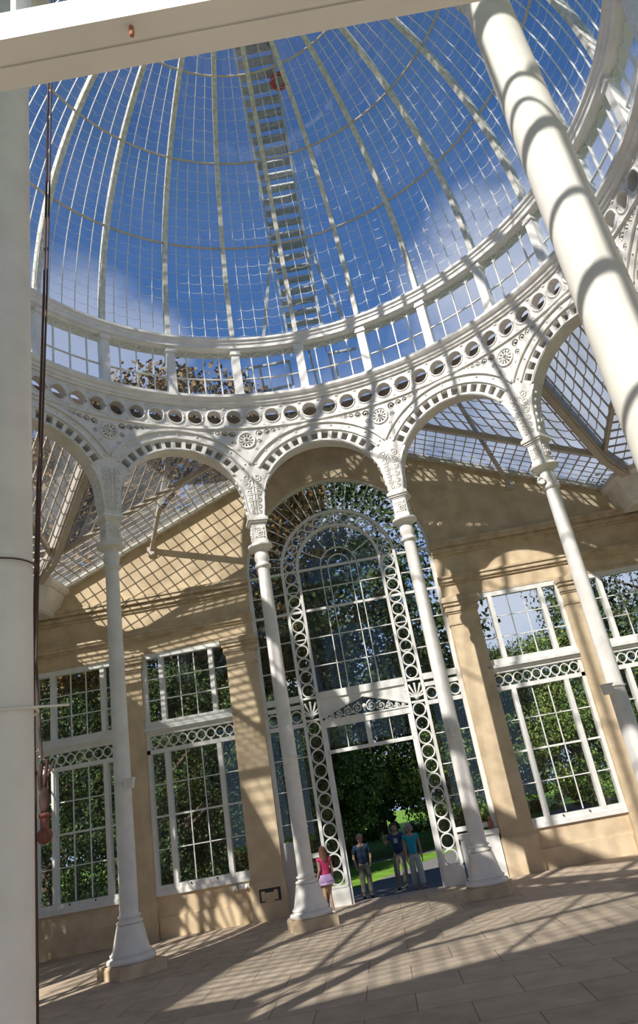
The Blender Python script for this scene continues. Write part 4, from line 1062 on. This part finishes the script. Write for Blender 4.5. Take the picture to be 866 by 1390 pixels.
    for i in range(mm+1):
        t = pi*.02+ (pi*.62)*i/mm; ring = []
        for k in range(n):
            a = 2*pi*k/n; front = max(0,-sin(a)); tt = min(t, pi*(.62-.30*front)) 
            ring.append((c0.x+.0625*H*.92*sin(tt)*cos(a), c0.y+.0625*H*1.04*sin(tt)*sin(a), c0.z+.0625*H*1.14*cos(tt)))
        rings.append(ring)
    h2.loft(rings, caps=True, smooth=True)
    if outfit.get('longhair'):
        L_ = outfit['longhair']
        for k in range(9):
            a = radians(15+150*k/8); x, y = .055*H*cos(a), .05*H*sin(a)
            h2.tube([c0+Vector((x,y,.01*H)), c0+Vector((x*1.15,y*1.15,-.05*H)), c0+Vector((x*1.1,y*1.1+.01*H,-L_*H))], .022*H, 7, r2=.012*H)
    h2.build('hair', outfit['hair'], root, s=1)
    if outfit.get('print'):
        pm = MB(); ch = V('chest'); pm.box(ch.x-.035*H, ch.x+.03*H, ch.y-.083*H, ch.y-.070*H, ch.z-.03*H, ch.z+.045*H); pm.build('chest_print', M['logo'], root, s=1)
    return root
k = 1.385*S
GZ = -.40
person('person', 1.40*S*.985, (-.72,11.75,GZ), radians(8), {'anL':(-.07,.0,.045),'toL':(-.085,-.085,.018),'anR':(.055,-.03,.045),'toR':(.06,-.12,.018),'elL':(-.155,.03,.64),'wrL':(-.14,-.05,.53),'elR':(.15,.03,.64),'wrR':(.12,-.06,.545)},
    'person in a dark blue checked shirt, khaki trousers and sunglasses standing alone in the doorway', {'skin':M['skin'],'top':M['chk'],'legs':M['khaki'],'shoe':M['shoe'],'hair':M['skin2'],'glasses':'red','sleeve':.75})
person('person', 1.47*S, (.16,12.3,GZ), radians(-6), {'knL':(-.075,-.03,.28),'anL':(-.08,-.0,.045),'toL':(-.09,-.085,.018),'elL':(-.19,.02,.68),'wrL':(-.20,.0,.80),'anR':(.03,.04,.05),'toR':(.035,-.05,.02)},
    'person in a navy T-shirt with a pale chest print, arm bent up, in the doorway', {'skin':M['skin'],'top':M['navy'],'legs':M['khaki'],'shoe':M['shoe'],'hair':M['hair_brown'],'print':1,'sleeve':.5})
person('person', 1.43*S, (.50,11.6,GZ), radians(10), {'knL':(-.05,-.0,.28),'anL':(-.045,.05,.05),'toL':(-.045,-.03,.018),'knR':(.06,-.06,.285),'anR':(.07,-.06,.045),'toR':(.075,-.15,.018)},
    'person in a turquoise top and cream trousers with grey hair walking up to the doorway', {'fem':1,'skin':M['skin'],'top':M['teal'],'legs':M['cream'],'shoe':M['brick'],'hair':M['hair_grey'],'wide':1,'sleeve':.4,'topname':'top','longhair':.07})
person('person', 1.07*S, (-1.215,6.52,0), radians(215), {'knL':(-.05,-.04,.28),'anL':(-.04,.03,.05),'elR':(.12,.03,.66),'wrR':(.10,-.08,.57),'anR':(.07,.0,.045)},
    'child in a pink top and lilac skirt beside a column foot left of the doorway', {'fem':1,'skin':M['skin2'],'top':M['pink'],'legs':M['lilac'],'skirt':1,'shoe':M['wshoe'],'hair':M['hair_auburn'],'longhair':.17,'sleeve':.3,'topname':'top'})
